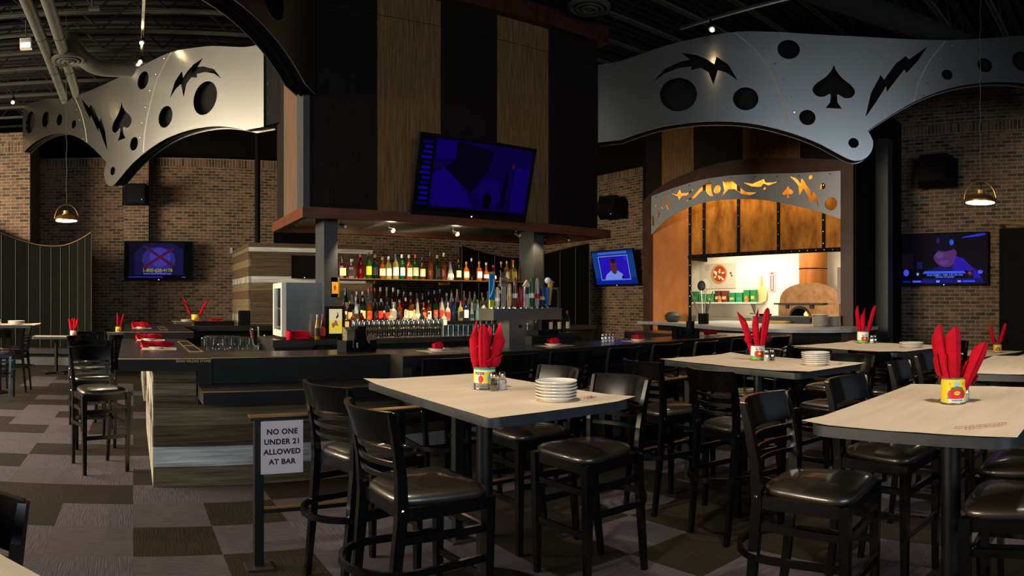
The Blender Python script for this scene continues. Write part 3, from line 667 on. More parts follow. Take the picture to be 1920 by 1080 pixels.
# beer tower with tap handles ----------------------------------------
def tower():
    t = thing('beer_tower', 'stainless T-shaped beer tower with a row of tap handles', 'beer tap', (3.52, 5.06, 1.0705))
    m = B('steel_plain'); m.box(-.13, -.09, 0, .06, .09, .265); m.build('column', t, None)
    m = MB(); m.disc((0, 0, 0), .022, 'ink_black', 16, frame((0, -.092, .2), (1, 0, 0), (0, 0, 1)), .015); m.build('badge', t, None)
    m = B('steel_plain'); m.box(-.32, -.11, .262, .50, .16, .36); m.box(-.325, -.115, .36, .505, .165, .372); m.build('head', t, None)
    specs = [('blue flat tap handle with a yellow label', '2a78b8', 'flat', .34), ('pale bottle-shaped tap handle', 'e0c8a0', 'round', .2), ('grey paddle tap handle reading IPA', 'b0a090', 'ipa', .29),
             ('cream and orange tap handle', 'e8c48c', 'round', .24), ('brown wooden log tap handle', '6a4a28', 'round', .3), ('small red tap handle', 'a01828', 'round', .2), ('white tap handle with a pointed roof top', 'd8d0c4', 'roof', .27),
             ('dark green bottle tap handle', '1a5a2c', 'round', .31), ('grey and orange tap handle', 'b8a898', 'round', .3), ('navy tap handle', '1c2350', 'round', .24), ('blue and gold eagle tap handle', '2868b0', 'eagle', .32)]
    for k, (lab, col, kind, h) in enumerate(specs):
        x = -.27+k*.068; m = MB(); c = ink(col, .35); z = .385
        m.tube([(x, 0, .37), (x, 0, .39)], .012, 8, 'chrome')
        if kind == 'flat': m.box(x-.03, -.008, z+.07, x+.03, .008, z+h, c); m.box(x-.03, -.009, z+h-.02, x+.03, .009, z+h, ink('c8b040')); m.box(x-.028, -.01, z, x+.024, .01, z+.07, ink('c8c830')); m.tube([(x-.025, -.01, z+.1), (x+.01, -.01, z+.18), (x+.02, -.01, z+.27)], .005, 6, ink('60d0c0'))
        elif kind == 'ipa':
            m.prism([(x-.018, z), (x+.018, z), (x+.024, z+.2), (x-.024, z+.2)], -.01, .01, c, Matrix(((1, 0, 0, 0), (0, 0, 1, 0), (0, 1, 0, 0), (0, 0, 0, 1)))); m.box(x-.038, -.012, z+.2, x+.038, .012, z+.29, ink('8c7c64'))
            vs, fs = text('IPA', .045, 'CENTER', .001); m.add(vs, fs, 'ink_black', frame((x, -.0135, z+.24), (1, 0, 0), (0, 0, 1)))
        elif kind == 'roof':
            m.box(x-.022, -.012, z, x+.022, .012, z+.21, c); m.prism([(x-.04, z+.21), (x+.04, z+.21), (x, z+.27)], -.015, .015, ink('e0c8a8'), Matrix(((1, 0, 0, 0), (0, 0, 1, 0), (0, 1, 0, 0), (0, 0, 0, 1)))); m.box(x-.02, -.014, z+.13, x+.02, -.012, z+.2, ink('2a3c60'))
        elif kind == 'eagle':
            m.tube([(x-.01, 0, z), (x-.014, 0, z+.2)], [.016, .026], 10, c); m.tube([(x+.02, 0, z+.02), (x+.03, 0, z+.25)], [.01, .03], 10, ink('c08a20')); m.ball((x+.0, 0, z+.27), .035, ink('d8d4cc'), 10); m.tube([(x+.02, -.01, z+.27), (x+.06, -.02, z+.25)], [.014, .004], 8, ink('d8a040'))
        else:
            m.lathe([(.012, 0), (.02, .02), (.024, h*.45), (.019, h*.68), (.02, h*.8), (.013, h*.95), (0, h)], 12, c, (x, 0, z))
            m.lathe([(.0245, h*.3), (.0255, h*.4), (.0225, h*.5)], 12, ink(('d0b080', 'f0f0e8', 'c02020')[k % 3]), (x, 0, z))
        o = m.build('tap_handle', t); o['label'] = lab
        B('chrome').tube([(x, .16, .30), (x, .2, .29), (x, .205, .22)], .009, 8).build('spout', t)
tower()
t = thing('till_monitor', 'dark touchscreen till monitor right of the tap handles', 'monitor', (4.18, 5.42, 1.0))
m = B('matte_black'); m.box(-.15, -.02, .43, .16, .05, .665, None); m.box(-.04, .02, .2, .04, .07, .45); m.box(-.14, -.05, .15, .14, .16, .2); m.box(-.155, -.022, .425, .165, -.02, .45, ink('6a5a42')); m.box(-.15, -.022, .645, .155, -.02, .668, ink('6a5a42')); m.box(.14, -.022, .45, .165, -.02, .645, ink('5a4c38')); m.build('case', t, None)
m = MB(); m.quad((-.13, -.0215, .45), (.14, -.0215, .45), (.14, -.0215, .645), (-.13, -.0215, .645), glow('0c0c10', .6)); m.disc((0, 0, 0), .05, glow('8a86a0', .5), 18, frame((.03, -.0225, .53), (1, .25, 0), (0, 0, 1)), .03); m.box(-.04, -.0235, .475, .02, -.0225, .482, glow('2a5ae0', .9)); m.build('screen', t, None)
o = B('bar_face').box(3.9, 5.30, 0, 4.5, 5.7, 1.146).build('till_stand', None, None); tag(o, 'black stand carrying the till monitor behind the bar', 'stand')

# ================================================================== BACK BAR
def pxX(px, Y): return Y*math.tan((px-AHEAD)/PXR)
def backbar():
    t = thing('back_bar', 'black back bar cabinet under the bottle display', 'cabinet', (3.8, 6.95, 0))
    def P(m, n, s=None): m.v = [(a-3.8, b-6.95, c) for a, b, c in m.v]; return m.build(n, t, s)
    P(B('bar_face').box(1.98, 6.55, 0, 5.65, 7.4, 1.04), 'cabinet_body')
    P(B('bar_top').box(1.94, 6.5, 1.04, 5.7, 7.45, 1.1), 'worktop')
    for k in range(3): 
        m = B('steel_plain'); m.box(2.7+k*1.0, 6.53, .78, 3.6+k*1.0, 6.55, .98); m.tube([(3.0+k, 6.51, .93), (3.3+k, 6.51, .93)], .008, 8, 'chrome'); P(m, 'drawer')
    m = MB(); m.box(2.4, 6.78, 1.1, 5.05, 6.92, 1.19, 'matte_black'); m.box(2.4, 6.92, 1.1, 5.05, 7.06, 1.27, 'matte_black'); m.box(2.4, 7.06, 1.1, 5.05, 7.2, 1.35, 'matte_black'); P(m, 'bottle_steps')
    t2 = thing('bottle_shelf', 'long black shelf with brass edge between the canopy columns', 'shelf', (3.66, 6.95, 1.775))
    m = B('matte_black'); m.box(-1.345, -.14, -.012, 1.22, .14, .008); m.box(-1.345, -.146, -.006, 1.22, -.14, .008, 'brass_edge'); m.build('board', t2, None)
    for x in (-.9, .1, 1.0): B('brass_edge').box(x-.01, -.12, -.05, x+.01, .14, -.012).build('bracket', t2, None)
backbar()
GL = {}
def glassy(h, tr=.62):
    k = 'bottle_'+h
    return mat(k, h, .06, trans=tr, ior=1.4, spec=.6, noise=((3, 3, 3), h))
BK = {  # profile kinds: (radius, height, profile)
 'whisky': lambda R, H: [(R*.93, 0), (R, .01), (R, H*.52), (R*.8, H*.63), (R*.34, H*.72), (R*.3, H*.9)],
 'wine': lambda R, H: [(R*.95, 0), (R, .01), (R, H*.58), (R*.75, H*.66), (R*.36, H*.76), (R*.33, H*.92)],
 'round': lambda R, H: [(R*.7, 0), (R*.95, .02), (R*1.15, H*.25), (R*.9, H*.45), (R*.4, H*.58), (R*.33, H*.88)],
 'slim': lambda R, H: [(R*.95, 0), (R, .01), (R*.9, H*.5), (R*.55, H*.68), (R*.36, H*.8), (R*.33, H*.93)],
 'cone': lambda R, H: [(R*1.05, 0), (R*1.1, .02), (R*.8, H*.4), (R*.42, H*.65), (R*.34, H*.9)]}
def bottle(x, y, z, kind, R, H, col, cap, lab, label, group, rz=0.0):
    t = thing('liquor_bottle', label, 'bottle', (x, y, z), rz, group)
    m = MB(); c = glassy(col)
    if kind == 'square':
        m.rbox(-R, -R*.85, 0, R, R*.85, H*.56, R*.25, c); m.lathe([(R*.95, H*.56), (R*.7, H*.62), (R*.34, H*.68), (R*.3, H*.9)], 14, c)
    else: m.lathe(BK[kind](R, H), 16, c)
    m.build('body', t)
    B(ink(cap, .4)).lathe([(R*.36, H*.86), (R*.38, H*.88), (R*.37, H*.99), (R*.3, H)], 12).build('cap', t)
    if lab:
        q = B(ink(lab, .7))
        if kind == 'square': q.box(-R*.8, -R*.85-.002, H*.12, R*.8, -R*.85, H*.46)
        else:
            n = 10; r2 = R*(1.17 if kind == 'round' else 1.1 if kind == 'cone' else 1.0)+.0015; vs = []
            z0, z1 = (H*.14, H*.34) if kind in ('round', 'cone') else (H*.14, H*.47)
            for i in range(n+1):
                a = -pi/2-1.15+2.3*i/n; vs += [(r2*cos(a), r2*sin(a), z0), ((r2 if kind != 'cone' else r2*.88)*cos(a), (r2 if kind != 'cone' else r2*.88)*sin(a), z1)]
            q.add(vs, [(2*i, 2*i+2, 2*i+3, 2*i+1) for i in range(n)])
        lo = q.build('paper_label', t)
    return t
CN = {'7a3a10': 'amber', '5a1a0c': 'dark amber', '7a1014': 'dark red', '2c6a28': 'green', '123018': 'dark green', 'e8e4d4': 'clear', 'c8c070': 'pale yellow', 'c89a20': 'golden yellow', 'b85818': 'orange',
      '120c0a': 'black', '8ab8c0': 'pale blue', 'd8d8d4': 'frosted white', '24365a': 'blue', 'e07020': 'bright orange'}
PN = {'101010': 'black', 'c01820': 'red', 'e8e0d0': 'white', 'c8a050': 'gold', '6a1a4a': 'purple', '1a4a8a': 'blue', '2a6a30': 'green', 'b0b0b0': 'silver', 'a07840': 'cork'}
LN = {'e8d8b0': 'cream label', 'f0ece0': 'white label', '141414': 'black label', 'e8c030': 'yellow label', 'd8c090': 'tan label', 'c03020': 'red label', '2a4a80': 'blue label', 'd86a20': 'orange label', None: 'no label'}
KN = {'whisky': 'bottle', 'wine': 'tall bottle', 'round': 'round-bellied bottle', 'slim': 'slim bottle', 'cone': 'tapered bottle', 'square': 'square bottle'}
def brow(items, y, z, where, group):
    for k, (px, kind, R, H, col, cap, lab) in enumerate(items):
        bottle(pxX(px, y), y+random.uniform(-.02, .02), z, kind, R, H, col, cap, lab,
               '%s %s, %s cap, %s, %s from left %s' % (CN[col], KN[kind], PN[cap], LN[lab], ORD[k], where), group, random.uniform(-.3, .3))
brow([(642, 'square', .045, .26, '5a1a0c', '101010', 'd8c090'), (660, 'square', .046, .23, '7a3a10', 'e8e0d0', '141414'), (676, 'whisky', .038, .29, '7a1014', 'c01820', None), (690, 'wine', .037, .31, '2c6a28', '6a1a4a', 'e8c030'),
      (702, 'wine', .036, .29, '123018', 'c8a050', '141414'), (716, 'whisky', .037, .26, 'b85818', 'c8a050', 'e8d8b0'), (728.5, 'wine', .037, .27, 'c8c070', 'e8e0d0', 'f0ece0'), (741, 'wine', .036, .30, 'c8c070', '1a4a8a', 'f0ece0'),
      (754, 'wine', .038, .30, '2c6a28', 'e8e0d0', 'f0ece0'), (767, 'square', .037, .30, 'b85818', 'e8e0d0', 'e8d8b0'), (780.5, 'wine', .037, .31, '2c6a28', 'c01820', 'e8d8b0'), (793, 'whisky', .037, .28, '7a3a10', '1a4a8a', 'e8d8b0'),
      (806, 'slim', .036, .34, '7a3a10', '101010', None), (819, 'square', .034, .31, '123018', 'c8a050', '141414'), (831, 'slim', .034, .34, '7a3a10', 'b0b0b0', None), (845, 'cone', .04, .23, 'e8e4d4', 'c01820', 'e8d8b0'),
      (860, 'wine', .034, .26, '123018', '6a1a4a', 'e8d8b0'), (873, 'whisky', .036, .24, 'e07020', 'c8a050', 'e8d8b0'), (885, 'cone', .033, .29, '120c0a', 'b0b0b0', None), (898, 'whisky', .038, .25, 'e07020', 'c8a050', 'f0ece0'),
      (911.5, 'round', .036, .24, 'e07020', 'e8e0d0', 'f0ece0'), (926, 'cone', .038, .21, '7a1014', 'c01820', 'f0ece0'), (939, 'square', .036, .26, '120c0a', 'c8a050', '141414'), (950.5, 'wine', .036, .27, 'c89a20', 'c8a050', 'e8d8b0'),
      (963.5, 'square', .042, .29, 'c89a20', 'c01820', 'e8c030'), (978, 'slim', .032, .33, 'c89a20', 'b0b0b0', 'e8c030'), (991, 'slim', .03, .26, '2c6a28', 'c8a050', 'e8d8b0')], 6.92, 1.784, 'on the top shelf', 'bottles on the top shelf')
rnd = random.Random(5)
def rrow(n, a, b, y, z, where, group, hs):
    it = []
    for k in range(n):
        px = a+(b-a)*(k+.5)/n; u = (px-a)/(b-a)
        col = rnd.choice(['5a1a0c', '7a3a10', '120c0a', '7a3a10', '123018', 'e07020', 'e8e4d4'] if u < .55 else ['e8e4d4', 'e8e4d4', '8ab8c0', 'd8d8d4', '24365a', 'e8e4d4', 'c8c070'])
        it.append((px, rnd.choice(['whisky', 'wine', 'slim', 'square', 'whisky', 'cone']), rnd.uniform(.032, .038), rnd.uniform(*hs), col, rnd.choice(['101010', 'c01820', 'e8e0d0', 'c8a050', 'b0b0b0', 'a07840', '1a4a8a']), rnd.choice(['e8d8b0', 'f0ece0', '141414', 'e8d8b0', 'd8c090', 'c03020', None, '2a4a80' if u > .5 else 'd86a20'])))
    brow(it, y, z, where, group)
rrow(30, 642, 975, 7.13, 1.351, 'in the back row', 'bottles on the back step', (.27, .34))
rrow(29, 640, 970, 6.99, 1.271, 'in the middle row', 'bottles on the middle step', (.23, .30))
rrow(14, 642, 840, 6.85, 1.191, 'in the front row', 'bottles on the front step', (.19, .25))
# stemmed glasses in rows in front of the bottles
WG = MB().lathe([(0, .003), (.033, .0), (.034, .004), (.006, .012), (.0045, .085), (.012, .095), (.034, .125), (.038, .155), (.031, .2), (.029, .2), (.036, .155), (.032, .127), (.01, .099), (0, .098)], 16, 'glass').mesh('wine_glass', 60)
TG = MB().lathe([(0, .0), (.03, .0), (.036, .13), (.034, .13), (.029, .012), (0, .012)], 14, 'glass').mesh('tumbler', 60)
for r in range(2):
    for k in range(26):
        px = 664+k*9.3+r*4; y = 6.60+r*.09
        if k < 18: tag(put('wine_glass', WG, None, (pxX(px, y), y, 1.1005)), 'clear stemmed wine glass standing in the packed rows before the bottles', 'glass', 'wine glasses on the back bar')
        else: tag(put('tumbler', TG, None, (pxX(px, y), y, 1.1005)), 'clear straight tumbler standing right of the wine glasses on the back bar', 'glass', 'tumblers on the back bar')
for k in range(10):
    y = 6.6; tag(put('tumbler', TG, None, (pxX(908+k*9, y), y, 1.1005)), 'clear tumbler on the back bar behind the beer tower column', 'glass', 'tumblers behind the tower')
# glass door cooler, liquor dispenser, poster box, red cloth pile
t = thing('bottle_cooler', 'small stainless cooler with a white framed glass door on the left of the back bar', 'refrigerator', (1.62, 6.62, 1.1), 0)
B('steel_plain').box(.03, .02, .03, .49, .45, .62).build('cabinet', t, None)
m = B('china'); m.box(-.02, .02, .03, .03, .07, .62); m.box(-.02, .40, .03, .03, .45, .62); m.box(-.02, .07, .56, .03, .40, .62); m.box(-.02, .07, .03, .03, .40, .1); m.build('door_frame', t, None)
m = MB(); m.box(-.0, .07, .1, .006, .40, .56, 'glass'); m.build('door_glass', t, None)
m = B('kitchen_white')
for z in (.12, .33): m.box(.008, .08, z, .029, .39, z+.012)
m.box(.027, .07, .1, .03, .40, .56, glow('9fb4b0', .35)); m.build('shelf', t, None)  # back panel behind the shelves glows in place of a lit interior
for k in range(8): tag(B(glassy(('2c6a28', '7a3a10', '24365a', 'e8e4d4')[k % 4])).lathe([(.008, 0), (.009, .09), (.004, .13), (.004, .16)], 8).build('beer_bottle', None, 35, (1.636, 6.73+.075*(k % 4), 1.233 if k < 4 else 1.443)), 'small beer bottle behind the cooler glass, %s shelf, %s from the front' % ('lower' if k < 4 else 'upper', ORD[k % 4]), 'bottle', 'bottles in the cooler')
m = B('bar_face'); m.box(1.5, 6.56, 0, 1.93, 7.4, 1.02); m.box(1.48, 6.54, 1.02, 1.935, 7.42, 1.0995, 'bar_top'); tag(m.build('side_cabinet', None, None), 'black cabinet under the small glass door cooler', 'cabinet')
o = t
t = thing('liquor_dispenser', 'upside-down amber bottle in a chilled shot dispenser with lit picture panel', 'dispenser', (2.19, 6.56, 1.1005))
B('matte_black').box(-.11, 0, 0, .11, .2, .36).build('housing', t, None)
m = MB(); m.quad((-.075, -.002, .06), (.075, -.002, .06), (.075, -.002, .33), (-.075, -.002, .33), glow('f0d84a', .75)); m.quad((-.075, -.003, .2), (.075, -.003, .2), (.075, -.003, .33), (-.075, -.003, .33), glow('f0e2b0', .7))
m.add([(x, -.004, z) for x, z in smooth_path([(-.03, .12), (-.0, .15), (.03, .14), (.02, .18), (.0, .21), (-.02, .18), (-.045, .165)], 3, True)], [tuple(range(21))], ink('d8886a')); m.add([(x, -.004, z) for x, z in ((.0, .235), (.02, .27), (.015, .305), (.03, .28), (.035, .25), (.018, .225))], [tuple(range(6))], ink('3a2418')); m.build('picture_panel', t, None)
m = B(glassy('c89a20')); m.rbox(-.07, .04, .46, .07, .16, .68, .03); m.lathe([(.012, .38), (.016, .42), (.05, .46)], 12, None, (0, .1, 0)); m.build('bottle_body', t); m = B(ink('e0a020')); m.box(-.03, .037, .5, .045, .04, .63); m.add([(x, .0365, z) for x, z in ((-.0, .53), (.02, .56), (.01, .6), (-.01, .58))], [(0, 1, 2, 3)], ink('a03018')); m.build('bottle_label', t, None)
for k in range(7):
    o = napkin_flat((2.0-.02*(k % 2), 6.56+.012*k, 1.1005+.012*k), .05*k, 'red cloth in the small pile before the cooler, %s from the bottom' % ORD[k], 'red cloths by the cooler', .26, .1, 'red_napkin')
    o.scale = (1, 1, .32); o.location.x = 1.78+.01*(k % 2)
for k, (x, col, cap, lab, w_) in enumerate(((1.97, 'c89a20', 'b0b0b0', '141414', 'left'), (2.04, '7a1014', 'c01820', 'c03020', 'right'))):
    bottle(x, 6.53+.03*k, 1.1005, 'slim', .03, .27, col, cap, lab, '%s slim bottle with pourer standing by the cooler, the %s one of two' % (CN[col], w_), 'pour bottles by the cooler')
for k in range(5):
    bottle(5.28+.075*k, 6.75+.05*(k % 2), 1.1005, 'wine', .035, .29, '120c0a' if k % 2 else '123018', ('c01820', '101010')[k % 2], ('d8c090', None)[k % 2], 'dark wine bottle right of the right column, %s of five' % ORD[k], 'wine bottles at the right end')
# plank partition and far counters
t = thing('plank_partition', 'tall partition clad in weathered planks behind the back bar', 'partition', (2.46, 13.2, 0))
zs = [0, .2, .37, .54, .72, .9, 1.075, 1.245, 1.416, 1.587, 1.758, 1.93, 2.075, 2.27, 2.444, 2.6, 2.70, 2.79]
mm = ['plank_dark', 'plank_grey', 'plank_mid', 'plank_dark', 'plank_mid', 'plank_grey', 'plank_mid', 'plank_mid', 'plank_dark', 'plank_mid', 'plank_grey', 'plank_pale', 'plank_mid', 'plank_mid', 'plank_mid', 'plank_pale', 'plank_dark']
sm = ['plank_dark', 'plank_grey', 'plank_mid', 'plank_dark', 'plank_pale_end', 'plank_grey', 'plank_pale_end', 'plank_grey', 'plank_grey', 'plank_dark', 'plank_grey', 'plank_pale_end', 'plank_dark', 'plank_grey', 'plank_mid', 'plank_grey', 'plank_dark']
m = MB()
for k in range(17): m.box(0, .003*(k % 3), zs[k]+.003, 2.83, .05, zs[k+1]-.003, mm[k])
m.build('front_planks', t, None); m = MB()
for k in range(17): m.box(-.01+.003*(k % 3), .002, zs[k]+.003, .04, 2.2, zs[k+1]-.003, sm[k])
m.build('side_planks', t, None)
def flatscreen(name, label, w, h, X, pic, tilt=0, off=False):
    """wall television; X: matrix with local x right, y up, z out of the wall; origin at screen centre"""
    t = thing(name, label, 'television'); t.matrix_world = X @ Matrix.Rotation(tilt, 4, 'X')
    m = B('matte_black'); b = .022; m.box(-w/2, -h/2, -.05, w/2, h/2, -.004); m.box(-w/2, h/2-b, -.004, w/2, h/2, .006); m.box(-w/2, -h/2, -.004, w/2, -h/2+b*2.2, .006); m.box(-w/2, -h/2+b*2.2, -.004, -w/2+b, h/2-b, .006); m.box(w/2-b, -h/2+b*2.2, -.004, w/2, h/2-b, .006)
    m.build('case', t, None)
    B('led_white').ball((0, -h/2+b*.9, .007), .008, None, 8).build('power_light', t)
    B('black_metal').box(-.12, -.12, -.16 if tilt else -.1, .12, .12, -.05).build('wall_bracket', t, None)
    m = MB(); x0, x1, y0, y1 = -w/2+b, w/2-b, -h/2+b*2.2, h/2-b
    m.quad((x0, y0, 0), (x1, y0, 0), (x1, y1, 0), (x0, y1, 0), glow('04040c', .3) if not off else 'matte_black')
    pic(m, x0, x1, y0, y1); m.build('screen', t, None)
    return t
def P2(m, pts, col, s, lay, x0, x1, y0, y1):
    """polygon in screen fractions (x right, y up)"""
    m.add([(x0+(x1-x0)*a, y0+(y1-y0)*b, .0006*lay) for a, b in pts], [tuple(range(len(pts)))], glow(col, s))
def T2(m, s, size, x, y, col, st, lay, sp=1.0):
    vs, fs = text(s, size, 'CENTER', size*.02, 0, sp); m.add(vs, fs, glow(col, st), Matrix.Translation((x, y, .0006*lay)))
def ell(cx, cy, rx, ry, n=18): return [(cx+rx*cos(2*pi*i/n), cy+ry*sin(2*pi*i/n)) for i in range(n)]
def pic_left(m, *R):
    P2(m, [(.06, .08), (.88, .08), (.88, .98), (.06, .98)], '0c0a1c', 1, 1, *R)
    P2(m, [(.14, .1), (.86, .1), (.86, .8), (.7, .96), (.3, .96), (.14, .7)], '14123a', 1, 2, *R)
    P2(m, ell(.5, .52, .25, .34), '2a2468', 1, 3, *R); P2(m, ell(.52, .58, .16, .26), '3a308a', 1, 4, *R)
    P2(m, [(.26, .88), (.3, .9), (.74, .36), (.69, .32)], '3c1430', 1, 5, *R); P2(m, [(.28, .26), (.24, .3), (.7, .84), (.74, .8)], '401434', 1, 6, *R)
    P2(m, [(.05, .03), (.56, .03), (.56, .055), (.05, .055)], '3028a0', 1, 5, *R); P2(m, [(.84, .03), (.9, .03), (.9, .05), (.84, .05)], '4a44b0', 1, 5, *R)
    x = (R[0]+R[1])/2-.03; T2(m, '1-800-628-4178', .115, x, R[2]+.2, '8a8a10', 1, 8); T2(m, 'www.GetFitNSeal.com', .075, x, R[2]+.125, '6a58e0', 1, 8)
def pic_hood(m, *R):
    P2(m, [(.12, .06), (.99, .06), (.99, .98), (.12, .98)], '070034', 1, 1, *R)
    P2(m, [(.13, .08), (.5, .08), (.42, .3), (.28, .52), (.2, .6), (.13, .5)], '0d0058', 1, 2, *R); P2(m, [(.14, .7), (.3, .74), (.3, .95), (.14, .96)], '0c0050', 1, 2, *R)
    P2(m, [(.3, .96), (.62, .9), (.6, .62), (.46, .3), (.36, .42), (.22, .6), (.3, .7)], '020012', 1, 3, *R); P2(m, [(.56, .5), (.72, .52), (.74, .2), (.6, .1), (.5, .3)], '0b0048', 1, 4, *R)
    P2(m, ell(.62, .2, .04, .12), '010008', 1, 5, *R); P2(m, [(.74, .12), (.78, .12), (.79, .62), (.76, .64)], '020010', 1, 4, *R); P2(m, [(.84, .08), (.98, .08), (.98, .72), (.84, .7)], '0d0050', 1, 3, *R); P2(m, ell(.82, .72, .012, .04), '3a0a30', 1, 5, *R)
    for k in range(13):
        y = .08+k*.068; P2(m, [(.02+.01*(k % 3), y), (.1, y), (.1, y+.035), (.02+.01*(k % 3), y+.035)], '100080' if k % 4 else '0a0050', .9, 3, *R)
def pic_right(m, *R):
    P2(m, [(0, 0), (1, 0), (1, 1), (0, 1)], '05030c', 1, 1, *R); P2(m, [(0, .3), (.14, .3), (.14, .6), (0, .6)], '120816', 1, 2, *R); P2(m, [(.18, .3), (.25, .3), (.24, .44), (.18, .44)], '0a1648', 1, 2, *R)
    P2(m, [(.22, .0), (.96, .0), (.9, .25), (.76, .42), (.66, .5), (.56, .36), (.44, .34), (.3, .26)], '140c58', 1, 3, *R); P2(m, [(.6, .3), (.64, .54), (.72, .5), (.8, .36), (.94, .1), (.7, .1)], '22149a', 1, 4, *R)
    P2(m, smooth_path([(.4, .6), (.38, .5), (.43, .38), (.5, .33), (.58, .34), (.63, .46), (.64, .66), (.5, .72)], 3, True), '4a2860', 1, 5, *R); P2(m, ell(.45, .56, .05, .06), '5a3478', 1, 6, *R); P2(m, ell(.5, .42, .06, .05), '5a3080', 1, 6, *R)
    P2(m, smooth_path([(.32, .68), (.42, .74), (.4, .9), (.48, 1.0), (.58, .99), (.63, .9), (.62, .7), (.52, .64), (.44, .66)], 3, True), '06051c', 1, 7, *R); P2(m, ell(.59, .82, .024, .06), '2850d8', 1, 8, *R); P2(m, ell(.43, .86, .022, .06), '2a1650', 1, 8, *R)
    P2(m, [(.7, .9), (.9, .93), (.98, .96), (.98, .99), (.9, .98), (.74, .93)], '2a2ac8', 1, 5, *R); P2(m, ell(.05, .22, .035, .07, 8), '3a4ae0', 1, 5, *R); P2(m, ell(.92, .22, .03, .04), '4a4af0', 1, 6, *R)
    P2(m, [(.15, .1), (.84, .1), (.84, .25), (.15, .25)], '010106', 1, 9, *R); P2(m, [(.25, .195), (.76, .195), (.73, .245), (.27, .245)], '3c50e0', 1, 10, *R)
    P2(m, [(.16, .2), (.19, .25), (.22, .2), (.19, .12)], '2a1030', 1, 11, *R); P2(m, [(.77, .2), (.8, .26), (.86, .2), (.8, .11)], '30183c', 1, 11, *R); P2(m, ell(.19, .19, .014, .03), '5a9af0', 1, 12, *R); P2(m, ell(.8, .2, .014, .03), '803048', 1, 12, *R)
    cx, W, H = (R[0]+R[1])/2+.02, R[1]-R[0], R[3]-R[2]
    T2(m, 'NLCS GAME 5 - WED. 8 ET ON FOX', .045, cx, R[2]+H*.165, '5a86ff', 1, 12, 1.05); T2(m, 'WACHA VS LACKEY', .042, cx, R[2]+H*.125, '5a86ff', 1, 12, 1.05)
    for a, b, c in ((.01, .1, '141480'), (.13, .23, '3c50f0'), (.24, .38, '141480'), (.41, .45, '6a8aff'), (.47, .6, '141480'), (.66, .7, '6a8aff'), (.72, .86, '3040e0')): P2(m, [(a, .02), (b, .02), (b, .06), (a, .06)], c, 1, 9, *R)
def pic_mid(m, *R):
    P2(m, [(0, 0), (1, 0), (1, 1), (0, 1)], '0a2a70', 1, 1, *R); P2(m, [(.02, .02), (.98, .02), (.98, .12), (.02, .12)], '0a1a90', 1, 2, *R); P2(m, [(.0, .2), (.1, .2), (.14, .96), (.0, .96)], '103a80', 1, 2, *R); P2(m, [(.88, .2), (1, .2), (1, .9), (.86, .9)], '103878', 1, 2, *R)
    P2(m, [(.15, .9), (.85, .9), (.85, .97), (.15, .97)], '3a5ac0', 1, 3, *R); P2(m, [(.14, .12), (.86, .12), (.86, .86), (.14, .86)], '5a7ad0', 1, 3, *R); P2(m, [(.16, .15), (.84, .15), (.84, .83), (.16, .83)], '2410a8', 1, 4, *R); P2(m, ell(.8, .76, .04, .07), '3420b8', 1, 5, *R)
    P2(m, [(.24, .15), (.7, .15), (.68, .3), (.58, .4), (.5, .44), (.4, .4), (.28, .28)], '6a84d8', 1, 5, *R); P2(m, smooth_path([(.42, .5), (.44, .36), (.5, .3), (.55, .36), (.57, .5), (.57, .68), (.5, .74), (.43, .68)], 3, True), '50242c', 1, 6, *R); P2(m, ell(.5, .7, .068, .07), '1c1026', 1, 7, *R); P2(m, ell(.68, .2, .03, .05), '0a0818', 1, 7, *R)
flatscreen('wall_television', 'wall television showing a red cross, on the brick pier at the left', 1.72, .985, frame((.635, YB-.4, 2.545), (1, 0, 0), (0, 0, 1)), pic_left)
flatscreen('wall_television', 'large tilted television showing dark blue on the canopy front', 1.56, .93, frame((3.77, 6.20, 2.945), (1, 0, 0), (0, 0, 1)), pic_hood, rad(15))
flatscreen('wall_television', 'wall television showing a man in a cap on the right brick wall', 1.82, 1.07, frame((XB-.11, 3.48, 2.375), (0, -1, 0), (0, 0, 1)), pic_right)
flatscreen('wall_television', 'tilted television showing a man at a microphone left of the kitchen', 1.66, 1.0, frame((XB-.3, 12.38, 2.45), (0, -1, 0), (0, 0, 1)), pic_mid, rad(14))
flatscreen('wall_television', 'switched-off black screen on the plank partition', .57, .5, frame((3.665, 13.1, 2.275), (1, 0, 0), (0, 0, 1)), lambda m, *R: None, 0, True)
flatscreen('wall_television', 'dark panel standing in for a wall opening above the plank partition, behind the canopy', 1.25, .62, frame((4.25, YB-.11, 3.08), (1, 0, 0), (0, 0, 1)), lambda m, *R: None, 0, True)  # blank screen stands in for a dark wall opening
# glasses, soda gun on the station inside the bar
o = B('steel_plain').box(.70, 7.1, 0, 1.95, 7.75, .95).build('glass_station', None, None); tag(o, 'stainless glass station inside the bar on the left', 'bar station')
MUG = MB(); MUG.lathe([(0, 0), (.036, 0), (.04, .01), (.042, .15), (.038, .15), (.035, .02), (0, .02)], 14, 'glass'); MUG.tube(smooth_path([(.04, 0, .12), (.07, 0, .11), (.07, 0, .05), (.04, 0, .035)], 3), .006, 6, 'glass'); MUG = MUG.mesh('beer_mug', 60)
for r in range(3):
    for k in range(6-r): tag(put('beer_mug', MUG, None, (0.82+.105*k+.05*r, 7.2+.12*r, .9505), .6*k), 'clear glass mug in the cluster on the left station inside the bar', 'mug', 'mugs inside the bar')
for k in range(4): tag(put('beer_mug', MUG, None, (.92+.09*k, 7.62, .9505), k), 'clear glass mug at the back of the cluster inside the bar', 'mug', 'mugs at the back of the station')
t = thing('soda_gun', 'soda gun with red and chrome handle and pale hose inside the bar', 'soda gun', (1.42, 7.4, .951))
